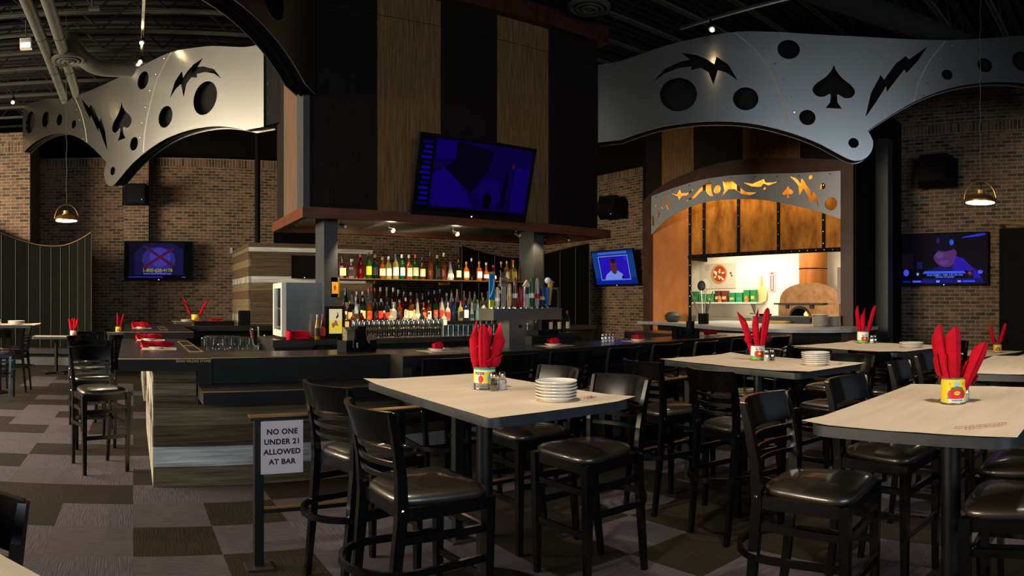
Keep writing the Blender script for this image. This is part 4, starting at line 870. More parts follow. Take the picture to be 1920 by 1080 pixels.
B('red_wood').tube([(.0, 0, .14), (-.01, 0, .22)], [.016, .022], 10).build('handle', t); B(ink('c02018')).tube([(.003, 0, .12), (0, 0, .15)], .018, 10).build('red_collar', t); B('chrome').tube([(-.01, 0, .22), (-.012, 0, .25)], [.022, .01], 10).build('nozzle', t)
B('china').tube(smooth_path([(.003, 0, .13), (.02, -.02, .04), (.12, -.03, .02), (.24, 0, .03), (.2, .05, .08), (.16, .06, .16)], 5), .009, 8).build('hose', t); B('chrome').cyl(.08, .02, 0, .26, .014).build('holster', t); B('steel_plain').box(.2, .0, 0, .36, .1, .12).build('manifold', t, None); B('led_blue').box(.3, -.012, .02, .312, .0, .07).build('blue_clip', t, None)
m = B('matte_black'); m.box(1.15, 11.7, 1.0705, 1.9, 11.9, 1.15); m.box(2.0, 11.65, 1.0705, 2.2, 11.85, 1.35); tag(m.build('black_caddy', None, None), 'black boxes on the far bar counter before the plank partition', 'box')
o = B('bar_top').box(5.7, 8.8, 1.0, 8.0, 9.4, 1.08); o.box(5.8, 8.85, 0, 7.95, 9.4, 1.0, 'bar_face'); tag(o.build('service_counter', None, None), 'dark service counter behind the right end of the bar', 'counter')

# ================================================================== KITCHEN OPENING (side wall pod)
def kitchen():
    KX = 9.9; F = frame((KX, 9.13, 0), (0, -1, 0), (0, 0, 1))      # local u along -Y, v up, w towards the room
    t = thing('kitchen_surround', 'wood and copper surround of the arched kitchen opening on the right', 'kitchen front', (KX, 6.9, 0))
    def up(m, name, s=None, p=t): m.v = [(a-KX, b-6.9, c) for a, b, c in m.v]; return m.build(name, p, s)
    # arch line of steel fascia
    lo = smooth_path([(0, 2.96), (.25, 3.14), (.53, 3.29), (1.03, 3.45), (1.6, 3.525), (2.3, 3.50), (2.9, 3.42), (3.5, 3.27), (4.0, 3.12), (4.44, 2.96)], 3)
    hi = smooth_path([(0, 3.80), (.6, 3.90), (1.3, 3.985), (2.1, 3.99), (2.9, 3.93), (3.6, 3.87), (4.44, 3.83)], 3)
    holes = [circ(4.24, 3.25, .12), circ(4.07, 3.58, .058, 18), circ(3.83, 3.77, .04, 16), circ(2.86, 3.65, .025, 12),
             [(3.4, 3.83), (3.51, 3.79), (3.57, 3.74), (3.62, 3.67), (3.64, 3.77), (3.69, 3.72), (3.73, 3.65), (3.81, 3.55), (3.85, 3.43), (3.87, 3.51), (3.96, 3.4), (4.01, 3.2), (3.9, 3.36), (3.83, 3.27), (3.78, 3.42), (3.69, 3.58), (3.6, 3.45), (3.58, 3.64), (3.51, 3.73)],
             spade(3.36, 3.545, .24, .23),
             [(.93, 3.58), (1.14, 3.67), (1.33, 3.82), (1.45, 3.9), (1.62, 3.91), (1.61, 3.81), (1.63, 3.68), (1.67, 3.62), (1.59, 3.63), (1.51, 3.7), (1.48, 3.77), (1.35, 3.75), (1.2, 3.63)],
             [(1.87, 3.6), (1.93, 3.72), (1.90, 3.89), (2.13, 3.87), (2.3, 3.73), (2.42, 3.63), (2.68, 3.59), (2.54, 3.55), (2.36, 3.59), (2.18, 3.71), (2.03, 3.72), (1.95, 3.65)],
             circ(1.76, 3.75, .085, 18),
             [(2.38, 3.82), (2.59, 3.77), (2.69, 3.8), (2.84, 3.84), (2.88, 3.76), (3.04, 3.75), (3.26, 3.78), (3.11, 3.74), (2.95, 3.70), (2.84, 3.75), (2.77, 3.69), (2.57, 3.72)],
             [(.56, 3.8), (.71, 3.76), (.8, 3.86), (.84, 3.77), (.99, 3.76), (1.18, 3.84), (1.11, 3.76), (.99, 3.71), (.86, 3.71), (.79, 3.64), (.76, 3.71)],
             [(.34, 3.79), (.29, 3.64), (.34, 3.47), (.29, 3.54), (.25, 3.5), (.28, 3.65)], [(.45, 3.82), (.4, 3.68), (.35, 3.68), (.39, 3.77)], [(.49, 3.67), (.51, 3.57), (.49, 3.45), (.42, 3.56)],
             [(.23, 3.53), (.25, 3.36), (.2, 3.31), (.15, 3.22), (.19, 3.41)], [(.07, 3.39), (.1, 3.15), (.03, 3.16), (.02, 3.33)], [(.14, 3.65), (.14, 3.55), (.11, 3.6)]]
    vs, fs = curve_mesh(lo+hi[::-1], holes, .012); m = B('steel_satin'); m.add(vs, fs, None, F @ Matrix.Translation((0, 0, .02)))
    for u, z in [(p[0], p[1]-.05) for p in hi[1::2]]: m.disc((u, z, .028), .013, 'matte_black', 10, F)
    up(m, 'steel_arch', 20)
    # dark red wood frame around it and the striped upper panels
    out = smooth_path([(-.2, 3.72), (.3, 3.98), (1.2, 4.2), (2.2, 4.28), (3.2, 4.2), (4.1, 4.07), (4.68, 4.0)], 3)
    fr = [(-.2, 0), (0, 0), (0, 2.96)]+[(0, 3.80)]+hi[1:]+[(4.44, 2.96), (4.44, 0), (4.68, 0)]+out[::-1]
    vs, fs = curve_mesh(fr, [], .16); m = B('dark_red_wood'); m.add(vs, fs, None, F @ Matrix.Translation((0, 0, -.02))); up(m, 'wood_frame')
    for a, b, k in ((-.2, .27, 'zebra_dark'), (.27, 1.14, 'zebra_tan'), (1.14, 2.33, 'zebra_dark'), (2.33, 3.6, 'zebra_tan'), (3.6, 4.68, 'zebra_dark')):
        pts = [(a, 5.25)]+[(a, 1e9)]; ys = [p for p in out if a < p[0] < b]
        def at(u):
            for i in range(len(out)-1):
                if out[i][0] <= u <= out[i+1][0]: return out[i][1]+(out[i+1][1]-out[i][1])*(u-out[i][0])/(out[i+1][0]-out[i][0])
            return out[-1][1]
        vs, fs = curve_mesh([(a+.004, at(a+.004))]+ys+[(b-.004, at(b-.004)), (b-.004, 5.3), (a+.004, 5.3)], [], .06); m = B(k); m.add(vs, fs, None, F @ Matrix.Translation((0, 0, -.04))); up(m, 'striped_panel')
    m = B('matte_black'); m.box(KX, 4.42, 0, 12.19, 4.46, 5.3); m.box(KX, 9.33, 2.5, 12.19, 9.4, 5.3); m.box(KX+.02, 4.46, 5.25, 12.19, 9.33, 5.3); up(m, 'outer_shell')
    # copper hood behind the arch, copper side panel
    m = B('copper'); m.box(10.4, 4.6, 2.5, 10.44, 8.5, 4.1); up(m, 'copper_hood')
    m = B('copper_wood'); m.prism([(9.93, 9.12), (9.93, 9.2), (10.44, 8.58), (10.40, 8.50)], 0, 4.1); up(m, 'copper_side')
    m = B('copper_wood'); m.box(9.93, 4.62, 0, 10.42, 4.69, 4.1); up(m, 'copper_side')
    for y in (8.48, 8.1, 7.22, 6.28, 5.3, 4.72):
        m = B('matte_black'); z0 = 1.1 if y in (8.48, 4.72) else 2.5
        m.box(10.385, y-.035, z0, 10.402, y+.035, 4.0); z = z0+.1
        while z < 4: m.ball((10.383, y, z), .014, 'chrome', 8); z += .22
        up(m, 'riveted_strap')
    m = B('matte_black'); m.box(10.38, 4.65, 2.44, 10.41, 8.55, 2.52)
    for k in range(22): m.ball((10.378, 4.75+.175*k, 2.48), .013, 'chrome', 8)
    up(m, 'riveted_strap')
    # white room behind
    m = B('kitchen_white'); m.box(12.1, 4.5, 0, 12.18, 10.5, 3.0); m.box(10.45, 4.5, 2.95, 12.1, 9.4, 3.0); m.box(10.46, 4.5, 0, 12.1, 4.6, 3.0)
    m.prism([(10.44, 9.0), (12.1, 10.4), (12.1, 10.5), (10.44, 9.1)], 0, 3.0); m.box(11.85, 7.9, 0, 12.1, 10.2, 1.16, 'steel_plain'); up(m, 'inner_walls')
    d = light('kitchen_ceiling_light', 'AREA', (11.0, 7.2, 2.9), (11.3, 7.2, 0), 118, (1, .92, .76), 1.2, 3.2); d.rotation_euler = (0, 0, 0)
    d = light('arch_strip_light', 'AREA', (10.14, 6.9, 4.0), (10.25, 6.9, 2), 44, (1, .72, .28), .15, 3.8); d.rotation_euler = (0, rad(-6), 0)
    # bulging counter
    front = smooth_path([(9.75, 9.42), (9.5, 8.3), (8.75, 6.9), (8.28, 5.8), (8.22, 4.9), (8.45, 4.3), (8.78, 4.0)], 4)
    c = thing('pizza_counter', 'pale stone counter bulging out of the kitchen opening', 'counter', (9, 6, 0))
    m = B('granite'); m.prism(front+[(9.88, 4.0), (9.88, 4.72), (11.5, 4.72), (11.5, 8.4), (10.5, 8.4), (9.9, 9.1), (9.88, 9.42)], 1.045, 1.1)
    m.v = [(a-9, b-6, z) for a, b, z in m.v]; m.build('stone_top', c, None)
    m = MB(); m.strip([(x-.004, y, 1.07) for x, y in front], .012, .052, 'marble_edge'); m.v = [(a-9, b-6, z) for a, b, z in m.v]; m.build('stone_edge', c, 30)
    ins = [(x+.3, y) for x, y in front]; m = MB()
    k = ['zebra_dark' if i % 8 < 5 else 'dark_red_wood' for i in range(len(ins))]
    for i in range(len(ins)-1): m.quad((*ins[i], 0), (*ins[i+1], 0), (*ins[i+1], 1.045), (*ins[i], 1.045), k[i])
    m.v = [(a-9, b-6, z) for a, b, z in m.v]; m.build('front_panels', c, None)
    # oven
    o = thing('pizza_oven', 'domed copper pizza oven with an arched mouth and fire', 'oven', (11.2, 6.08, 1.1))
    W = .70
    def sec(n=15): return [(-W*(1-.0)*cos(pi*i/n), .43*max(sin(pi*i/n), 0)**.72) for i in range(n+1)]
    m = B('oven_copper'); S = sec(); vs = []; K = 7
    for j in range(K):
        s = (1, 1, .97, .9, .78, .58, .3)[j]; d = (-.04, 0, .08, .22, .36, .47, .54)[j]
        vs += [(d+.1, -a*s, .38+b*(s if j else 1)*(1 if j else .99)) for a, b in S]
    n = len(S); m.add(vs, [(j*n+i, (j+1)*n+i, (j+1)*n+i+1, j*n+i+1) for j in range(K-1) for i in range(n-1)]+[tuple(range(n))]); m.build('dome', o, 40)
    vs, fs = curve_mesh([(-W, 0), (W, 0), (W, .37), (-W, .37)], [[(-.2+.0, .04)]+[(.0-.26*cos(pi*i/14), .07+.235*sin(pi*i/14)) for i in range(15)]+[(.2, .04)]], .03)
    G = frame((-.02, .19, 0), (0, -1, 0), (0, 0, 1)); Gc = frame((0.03, 0, 0), (0, -1, 0), (0, 0, 1))
    m = B('oven_copper'); sh = [(x-(-.19), z) for x, z in []]
    vs2, fs2 = curve_mesh([(-W, 0), (W, 0), (W, .37), (-W, .37)], [[(-.19+.24*cos(a)*1.0, .07+.225*sin(a)) for a in [pi*i/14 for i in range(15)]]], .03)
    m.add(vs2, fs2, None, Gc); m.box(.04, -W, 0, .6, -W+.03, .37); m.box(.04, W-.03, 0, .6, W, .37); m.build('front_wall', o, None)
    m = B('column_grey'); m.box(-.14, -.42, .36, .1, .72, .395); m.build('ledge', o, None)
    m = B('matte_black'); m.box(.1, -.15, .05, .55, .55, .06); m.box(.5, -.15, .05, .56, .55, .36); m.box(.1, -.15, .05, .5, -.12, .36); m.box(.1, .52, .05, .5, .55, .36); m.build('oven_cavity', o, None)
    m = B('steel_plain'); m.tube([(.0, .19-.25*cos(a), .07+.235*sin(a)) for a in [pi*i/14 for i in range(15)]], .025, 8); m.box(-.03, -.14, .28, .012, -.06, .36, 'column_grey'); m.box(-.03, .44, .28, .012, .5, .36, 'column_grey'); m.build('mouth_frame', o)
    m = B('fire'); m.ball((.14, .08, .16), .075, None, 10, 1, 1, .8); m.lathe([(.05, 0), (.06, .05), (.03, .1), (0, .13)], 10, None, (.18, .1, .14)); m.build('fire', o)
    B('copper_wood').tube([(.47, .12, .6), (.47, .12, 1.86)], .3, 22).build('flue', o)
    B('matte_black').tube([(.47, .12, 1.1), (.47, .12, 1.12)], .305, 22).build('flue_band', o)
    light('oven_fire_light', 'POINT', (11.4, 6.12, 1.27), (0, 0, 0), 2.5, (1, .5, .2), .05)
    m = B('column_grey'); m.box(10.35, 5.55, 1.2, 11.15, 6.85, 1.235); m.box(10.4, 5.6, 1.1, 10.45, 6.8, 1.2); tag(m.build('oven_shelf', None, None), 'dark metal ledge before the mouth of the pizza oven', 'shelf')
    q = thing('frying_pan', 'black iron pan on the ledge left of the oven mouth', 'pan', (10.5, 6.65, 1.2355)); B('matte_black').lathe([(0, 0), (.11, 0), (.14, .045), (.13, .045), (.1, .008), (0, .008)], 20).build('body', q); B('matte_black').bar((0, .13, .035), (0, .36, .05), .025, .012).build('handle', q)
    o = B(ink('b89a50')).rbox(-.16, -.22, 0, .16, .22, .05, .05).build('folded_cloth', None, 60, (10.3, 6.2, 1.1005)); tag(o, 'folded yellow cloth under the ledge before the oven', 'cloth')
    # plates
    pm = plate_mesh(.15)
    for s, (x, y, n, w_) in enumerate(((9.45, 4.88, 12, 'front'), (9.75, 4.80, 10, 'rear'))):
        for k in range(n): tag(put('dinner_plate', pm, None, (x, y, 1.1005+.0165*k), .3*k), 'white plate in the %s stack on the pizza counter, %s from the bottom' % (w_, ORD[k]), 'plate', 'plate stacks on the pizza counter')
    o = MB().lathe([(.0, 0), (.1, 0), (.16, .06), (.17, .14), (.1, .2), (0, .22)], 16, 'column_grey').build('lidded_pot', None, 50, (9.85, 8.5, 1.1005)); tag(o, 'dark covered pot at the left end of the pizza counter', 'pot')
    # shelf with tins and peel
    sh = thing('tin_shelf', 'white wall shelf carrying tins in the kitchen', 'shelf', (11.95, 8.8, 1.5)); B('china').box(-.16, -1.1, -.02, .149, 1.15, .012).build('board', sh, None)
    for y in (-.85, .55): B('steel_plain').prism([(0, 0), (.14, 0), (.14, -.22)], y-.015, y+.015, None, Matrix(((1, 0, 0, 0), (0, 0, 1, 0), (0, 1, 0, -.02), (0, 0, 0, 1)))).build('bracket', sh, None)
    tin = [(9.82, .2, .26, '1c6a34'), (9.56, .2, .26, '1c6a34'), (9.3, .17, .2, '208040'), (9.06, .17, .2, '1c8a48'), (8.86, .18, .27, '5a1820'), (8.66, .18, .27, '6a2420'), (8.44, .18, .22, '107a48'), (8.24, .18, .22, '14804c'), (8.04, .17, .28, '1c7a3c'), (7.86, .15, .28, '1c7a3c')]
    for k, (y, wd, h, col) in enumerate(tin):
        m = MB(); m.rbox(-.06, -wd/2+.004, 0, .06, wd/2-.004, h, .02, ink(col, .35)); m.box(-.0615, -wd*.3, h*.25, -.06, wd*.3, h*.5, ink('c8b040' if k % 3 == 0 else '2c9a5a' if k not in (4, 5) else 'd8c090'))
        tag(m.build('oil_tin', None, 30, (11.93, y, 1.5125)), '%s tin on the kitchen shelf, %s from the left' % ('dark red' if k in (4, 5) else 'green', ORD[k]), 'tin', 'tins on the kitchen shelf')
    for k, (y, n_) in enumerate(((9.68, 1), (8.0, 1), (8.76, 1))): tag(MB().lathe([(0, 0), (.045, 0), (.05, .1), (.03, .12), (.03, .15), (0, .15)], 12, ink('c07830', .3)).build('small_jar', None, 40, (11.83, y, 1.5125)), 'small amber jar before the tins on the kitchen shelf, %s' % ('at the left end', 'at the right end', 'in the middle')[k], 'jar', 'jars before the tins')
    q = thing('pizza_peel', 'pale wooden pizza peel leaning on the kitchen wall at the shelf end', 'peel', (11.97, 7.74, 1.513)); X = frame((0.07, 0, 0), (0, -1, 0), (0, 0, 1))
    vs, fs = curve_mesh(smooth_path([(-.12, .02), (0, 0), (.12, .02), (.155, .15), (.155, .27), (.1, .33), (.03, .37), (-.03, .37), (-.1, .33), (-.155, .27), (-.155, .15)], 3, True), [], .014); m = B(ink('d8bc78')); m.add(vs, fs, None, X); m.build('blade', q, 40); m = B(ink('cfae68')); m.box(.06, -.022, .36, .08, .022, .6); m.build('handle', q, None)
    # poster
    q = thing('pizza_poster', 'wall poster of a round pizza on a grey table in the kitchen', 'poster', (12.09, 9.02, 2.14)); X = frame((0, 0, 0), (0, -1, 0), (0, 0, 1)); B(ink('cdbfa8')).box(-.006, -.535, -.3, .006, .535, .3).build('print', q, None)
    m = MB()
    def d(cx, cy, r, col, lay, ry=None): m.disc((cx, cy, .007+.0005*lay), r, ink(col), 24, X, ry)
    d(.05, .04, .24, 'a8906c', 1); d(.07, .05, .225, 'c88a3c', 2); d(.07, .05, .19, 'a82c14', 3)
    rr = random.Random(3)
    for k in range(16): a, b = rr.uniform(0, 6.28), rr.uniform(.02, .16); d(.07+b*cos(a), .05+b*sin(a), rr.uniform(.018, .032), rr.choice(['f0e0b0', 'e8cc80', 'f4e8c8']), 4+k*.1)
    for k in range(6): a, b = rr.uniform(0, 6.28), rr.uniform(.02, .15); d(.07+b*cos(a), .05+b*sin(a), .014, '2c4a1c', 6)
    d(-.36, -.2, .15, 'e0c8a0', 1); d(-.36, -.2, .13, 'e8dcc4', 2); d(-.3, .2, .08, 'b8b09c', 1); d(.4, .06, .03, '4a4438', 2); d(.43, -.0, .025, '3a342c', 2); m.build('picture', q, None)
    q = thing('wall_chart', 'narrow paper chart with red bars on the white kitchen wall', 'poster', (12.09, 7.47, 1.98)); B('white_paper').box(-.004, -.09, -.23, .004, .09, .23).build('sheet', q, None); m = MB()
    for a, b, c_, e in ((-.05, -.17, -.025, .14), (.02, -.17, .045, .14), (-.05, .17, .045, .2), (-.04, -.21, .04, -.18)): m.quad((-.0045, -a, b), (-.0045, -c_, b), (-.0045, -c_, e), (-.0045, -a, e), 'ink_red')
    m.build('red_bars', q, None)
    o = B('white_paper').box(10.43, 4.60, 1.5, 10.44, 4.9, 2.15).build('wall_notice', None, None); o.location = (-.06, .11, .0); tag(o, 'white paper notice hanging at the right jamb beside the oven', 'notice')
    # utensil crock
    q = thing('utensil_pot', 'black pot holding long steel oven tools before the kitchen', 'utensil holder', (9.35, 7.3, 1.1005)); B('matte_black').lathe([(0, 0), (.1, 0), (.1, .2), (.09, .2), (.09, .01), (0, .01)], 14).build('pot', q)
    for k, (dx, dy, h, dd) in enumerate(((-.02, .3, .62, 0), (.0, .05, .72, 1), (.0, -.06, .66, 0), (0, -.22, .6, 0))):
        tag(B('steel_plain').tube([(9.35, 7.3+dy*.15, 1.12), (9.35+dx, 7.3+dy, 1.1+h)], .012, 8).ball((9.35+dx, 7.3+dy, 1.1+h), .1 if dd else .014, 'column_grey', 12, .25, 1, 1).build('oven_tool'), 'long steel oven tool in the black pot, ' + ('leaning far left', 'with the round black head', 'upright beside the round one', 'leaning right')[k], 'utensil', 'oven tools in the pot')
kitchen()

# ================================================================== BOOTHS, LAMPS, SPEAKERS
def booth(name, pts, label, n=16, seam=True, tops=None):
    """tall padded booth back following a plan curve with its own top heights; pts: (x, y, ztop)"""
    t = thing(name, label, 'booth', (pts[0][0], pts[0][1], 0)); O = Vector((pts[0][0], pts[0][1], 0))
    S = smooth_path(pts, 4); m = B('booth_vinyl'); k = len(S); vs = []; 
    for i, (x, y, z) in enumerate(S):
        a, b = S[max(i-1, 0)], S[min(i+1, k-1)]; d = Vector((b[0]-a[0], b[1]-a[1], 0)).normalized(); nr = Vector((d.y, -d.x, 0))*(.006 if i % 4 == 2 else .004 if i % 4 in (1, 3) else 0)
        for zz in (.0, z): vs.append((x+nr.x-O.x, y+nr.y-O.y, zz))
        for zz in (z, .0): vs.append((x-O.x, y+.12-O.y, zz))
    fs = [(i*4+j, (i+1)*4+j, (i+1)*4+(j+1) % 4, i*4+(j+1) % 4) for i in range(k-1) for j in range(4)]+[(0, 1, 2, 3), tuple((k-1)*4+j for j in (3, 2, 1, 0))]
    m.add(vs, fs); m.build('padded_back', t, 12)
    B('booth_trim').tube([(x-O.x, y+.05-O.y, z+.005) for x, y, z in S], .022, 8).build('top_trim', t)
    for i in range(0, k, 4):
        x, y, z = S[i]; B('joist').bar((x-O.x, y-.006-O.y, .5), (x-O.x, y-.006-O.y, z-.02), .014, .014).build('seam_piping', t, None)
    return t
t = booth('booth_back', [(-3.7, 14.05, 3.35), (-3.35, 14.12, 3.22), (-3.02, 14.2, 3.1), (-2.7, 14.26, 2.97), (-2.4, 14.3, 2.88), (-2.13, 14.3, 2.82), (-1.88, 14.3, 2.795), (-1.66, 14.28, 2.8), (-1.45, 14.24, 2.84), (-1.25, 14.15, 2.91), (-1.08, 14.05, 2.99), (-.93, 13.95, 3.07)], 'tall black channelled booth back with a dipping top edge at the far left')
m = B('black_vinyl'); m.rbox(-3.6, 13.62, .38, -1.0, 14.1, .5, .04); m.v = [(a+3.7, b-14.05, c) for a, b, c in m.v]; m.build('bench_seat', t, 40)
m = B('bar_face'); m.box(-3.6, 13.72, .0, -1.0, 14.1, .38); m.v = [(a+3.7, b-14.05, c) for a, b, c in m.v]; m.build('bench_base', t, None)
m = B('steel_plain'); m.box(-3.4, 13.70, .12, -1.1, 13.72, .30); m.v = [(a+3.7, b-14.05, c) for a, b, c in m.v]; m.build('perforated_grille', t, None)
booth('booth_back', [(7.5, 13.0, 2.86), (8.0, 13.05, 2.75), (8.5, 13.1, 2.68), (9.0, 13.1, 2.64), (9.5, 13.1, 2.67), (10.0, 13.05, 2.77), (10.5, 13.0, 2.9), (11.0, 12.95, 3.03), (11.45, 12.9, 3.13)], 'tall black booth back with a dipping top edge behind the right end of the bar')
t = thing('booth_back', 'dark tall booth end with a tan top rail at the far right edge', 'booth', (11.3, 2.2, 0))
m = B('booth_vinyl'); m.prism([(-.0, 0), (.85, -.05), (.85, -2.6), (0, -2.6)], 0, 2.86); m.build('padded_back', t, None)
m = B('booth_trim'); m.tube([(.0, .0, 2.98), (.4, -.05, 2.88), (.8, -.3, 2.9)], .05, 8); m.tube([(.0, .0, 2.98), (0, -1.2, 2.9), (0, -2.5, 3.0)], .04, 8); m.build('top_trim', t)
def pendant(p, r, label, tilt, energy):
    t = thing('pendant_lamp', label, 'lamp', p)
    B('brass_edge').lathe([(r, 0), (r*1.02, .02), (r*.93, .055), (r*.8, .085), (r*.42, .1), (r*.4, .12), (0, .12)], 28).build('shade', t)
    B('lamp_glow').lathe([(0, -.012), (r*.7, -.010), (r*.94, -.003), (r*.94, .001)], 28).build('diffuser', t)
    B('brass_edge').cyl(0, 0, .11, .17, r*.3, None, 14).build('socket', t)
    a = [(r*1.03*cos(q)*cos(tilt), r*1.03*cos(q)*sin(tilt), .04+r*1.25*sin(q)) for q in [pi*i/16 for i in range(17)]]
    B('brass_edge').tube(a, .012, 8).build('bail_handle', t)
    m = B('joist'); pts = [(0, 0, .04+r*1.25)]
    for i in range(1, 30): pts.append((.008*sin(i*1.7), .008*cos(i*2.1), .04+r*1.25+i*(6.69-p[2]-.04-r*1.25)/29))
    m.tube(pts, .0055, 6, 'joist'); m.build('chain', t)
    B('matte_black').tube(smooth_path([(0, 0, r*1.25+.06), (.05, 0, r*.9), (.1, .02, r*.75), (.04, 0, .16)], 4), .006, 6).build('cord', t)
    l = light('pendant_glow', 'SPOT', (p[0], p[1], p[2]-.03), (p[0], p[1], 0), energy, (1, .8, .5), .1, spot=140, blend=.9)
pendant((-1.11, 10.44, 2.875), .19, 'small domed metal pendant lamp before the booth at the left', .1, 40)
pendant((8.29, 1.875, 2.865), .21, 'domed metal pendant lamp before the right brick wall', -1.2, 40)
def speaker(X, w, h, d, label, ang):
    t = thing('wall_speaker', label, 'speaker'); t.matrix_world = X
    m = B('matte_black'); m.prism([(-w/2, 0), (w/2, 0), (w*.34, d), (-w*.34, d)], -h/2, h/2, None, Matrix(((1, 0, 0, 0), (0, 0, 1, 0), (0, 1, 0, 0), (0, 0, 0, 1))) @ Matrix.Rotation(ang, 4, 'X')); m.build('cabinet', t, None)
    m = B('black_metal'); m.box(-w*.31, -h*.44, d, w*.31, h*.44, d+.006, None, Matrix.Rotation(-ang, 4, 'X')); m.build('grille', t, None)
    B('black_metal').box(-.05, -.05, -.17, .05, .05, .02).build('bracket', t, None)
    B('led_blue').ball((w*.22, -h*.3, d+.01), .012, None, 8).build('badge_light', t)
speaker(frame((.06, YB-.46, 4.17), (1, 0, 0), (0, 0, 1)), .66, .5, .34, 'black wall speaker high on the brick pier above the left television', 0)
speaker(frame((XB-.18, 3.58, 4.1), (0, -1, 0), (0, 0, 1)), .82, .58, .4, 'black six-sided wall speaker above the right television', rad(8))
speaker(frame((XB-.18, 12.5, 4.05), (.25, -1, 0), (0, .0, 1)), .8, .5, .45, 'black wall speaker tilted down between canopy and kitchen', rad(20))
B('white_paper').box(2.49, YB-.03, 2.78, 2.55, YB, 2.92).build('wall_sensor', None, None)
tag(bpy.data.objects['wall_sensor'], 'tiny white sensor box on the brick wall left of the plank partition', 'sensor')

# ================================================================== CHAIRS AND TABLES
CH = {}
def chair_parts(h):
    """meshes of a ladder-back chair with seat height h; facing +y"""
    if h in CH: return CH[h]
    L = []; top = h+.33; hi_ = h > .6
    m = MB(); n = 28; vs = []; prof = [(.0, .97), (.012, 1.0), (.028, .985), (.042, .9), (.053, .7), (.06, .42), (.062, 0.02)]
    def base(a):   # rounded trapezoid, wider in front
        c, s = cos(a), sin(a); e = .42
        x = math.copysign(abs(c)**e, c); y = math.copysign(abs(s)**e, s)
        return x*(.195+.03*y), y*.205
    for z, k in prof:
        for i in range(n):
            x, y = base(2*pi*i/n); vs.append((x*k, y*k+.01, h-.055+z))
    m.add(vs, [(r*n+i, r*n+(i+1) % n, (r+1)*n+(i+1) % n, (r+1)*n+i) for r in range(len(prof)-1) for i in range(n)]+[tuple(range(n-1, -1, -1)), tuple(range((len(prof)-1)*n, len(prof)*n))], 'black_vinyl')
    L.append(('seat', m.mesh('seat', 60), None))
    m = B('black_wood'); m.box(-.19, .17, h-.11, .19, .195, h-.055); m.box(-.17, -.185, h-.11, .17, -.16, h-.055)
    for s in (-1, 1): m.bar((s*.18, -.17, h-.083), (s*.195, .18, h-.083), .022, .055)
    L.append(('seat_frame', m.mesh('seat_frame', None), None))
    for s in (-1, 1):
        m = B('black_wood'); P = [(s*.2, .19, h-.055), (s*.197, .187, h*.5), (s*.193, .185, 0)]; W = [.042, .038, .028]; vs = []
        for (x, y, z), w in zip(P, W): vs += [(x-w/2, y-w/2, z), (x+w/2, y-w/2, z), (x+w/2, y+w/2, z), (x-w/2, y+w/2, z)]
        m.add(vs, [(0, 1, 2, 3), (11, 10, 9, 8)]+[(r*4+j, r*4+4+j, r*4+4+(j+1) % 4, r*4+(j+1) % 4) for r in range(2) for j in range(4)]); L.append(('leg', m.mesh('leg', None), None))
        m = B('black_wood'); Q = [(s*.165, -.25, 0), (s*.172, -.215, h*.45), (s*.18, -.185, h-.08), (s*.188, -.192, h+.08), (s*.197, -.216, top-.1), (s*.203, -.24, top)]; W = [(.026, .03), (.03, .038), (.032, .045), (.03, .04), (.026, .034), (.022, .028)]; vs = []
        for (x, y, z), (a, b) in zip(Q, W): vs += [(x-a/2, y-b/2, z), (x+a/2, y-b/2, z), (x+a/2, y+b/2, z), (x-a/2, y+b/2, z)]
        m.add(vs, [(3, 2, 1, 0), (20, 21, 22, 23)]+[(r*4+j, r*4+(j+1) % 4, r*4+4+(j+1) % 4, r*4+4+j) for r in range(5) for j in range(4)]); L.append(('leg', m.mesh('leg', None), None))
        m = B('chrome'); m.ball((s*.2, -.187, h-.06), .007, None, 8); L.append(('bolt', m.mesh('bolt'), None))
    def arc(z, y, w, sag): return [(-w+2*w*i/12, y-sag*sin(pi*i/12), z) for i in range(13)]
    m = B('black_wood')
    S = [arc(top-.125, -.208, .198, .062), arc(top-.06, -.222, .202, .066), arc(top-.01, -.238, .205, .07), arc(top+.004, -.244, .203, .07)]; vs = []
    for q in S:
        for x, y, z in q: vs += [(x, y-.011, z), (x, y+.011, z)]
    fs = []
    for r in range(3):
        for i in range(12):
            a = r*26+i*2; b = a+26; fs += [(a, a+2, b+2, b), (a+3, a+1, b+1, b+3)]
    for i in range(12): fs += [(i*2+1, i*2+3, i*2+2, i*2), (78+i*2, 78+i*2+2, 78+i*2+3, 78+i*2+1)]
    for r in range(3): fs += [(r*26, r*26+26, r*26+27, r*26+1), (r*26+24, r*26+25, r*26+51, r*26+50)]
    m.add(vs, fs); L.append(('crest_rail', m.mesh('crest_rail', 45), None))
    for k in range(3):
        m = B('black_wood'); z = h+.065+.055*k; m.strip(arc(z, -.190-.008*k, .183, .05), .012, .02); L.append(('back_slat', m.mesh('back_slat', 45), None))
    if hi_:
        m = B('black_wood'); z = .43; pts = [(.192, .17, z), (.2, .0, z)]+[(.205*cos(a), -.13-.215*sin(a), z) for a in [pi*i/14 for i in range(15)]]+[(-.2, .0, z), (-.192, .17, z)]
        m.strip(pts, .016, .034); L.append(('foot_ring', m.mesh('foot_ring', 45), None))
        for (a, b) in (((-.19, .187, .33), (.19, .187, .33)), ((-.19, .187, .56), (.19, .187, .56)), ((-.197, .17, .57), (-.176, -.2, .57)), ((.197, .17, .57), (.176, -.2, .57))):
            m = B('black_wood'); m.bar(a, b, .018, .034); L.append(('stretcher', m.mesh('stretcher', None), None))
    else:
        for a, b in (((-.19, .17, .2), (-.17, -.24, .2)), ((.19, .17, .2), (.17, -.24, .2)), ((-.18, -.03, .2), (.18, -.03, .2))):
            m = B('black_wood'); m.bar(a, b, .018, .03); L.append(('stretcher', m.mesh('stretcher', None), None))
    CH[h] = L
    return L
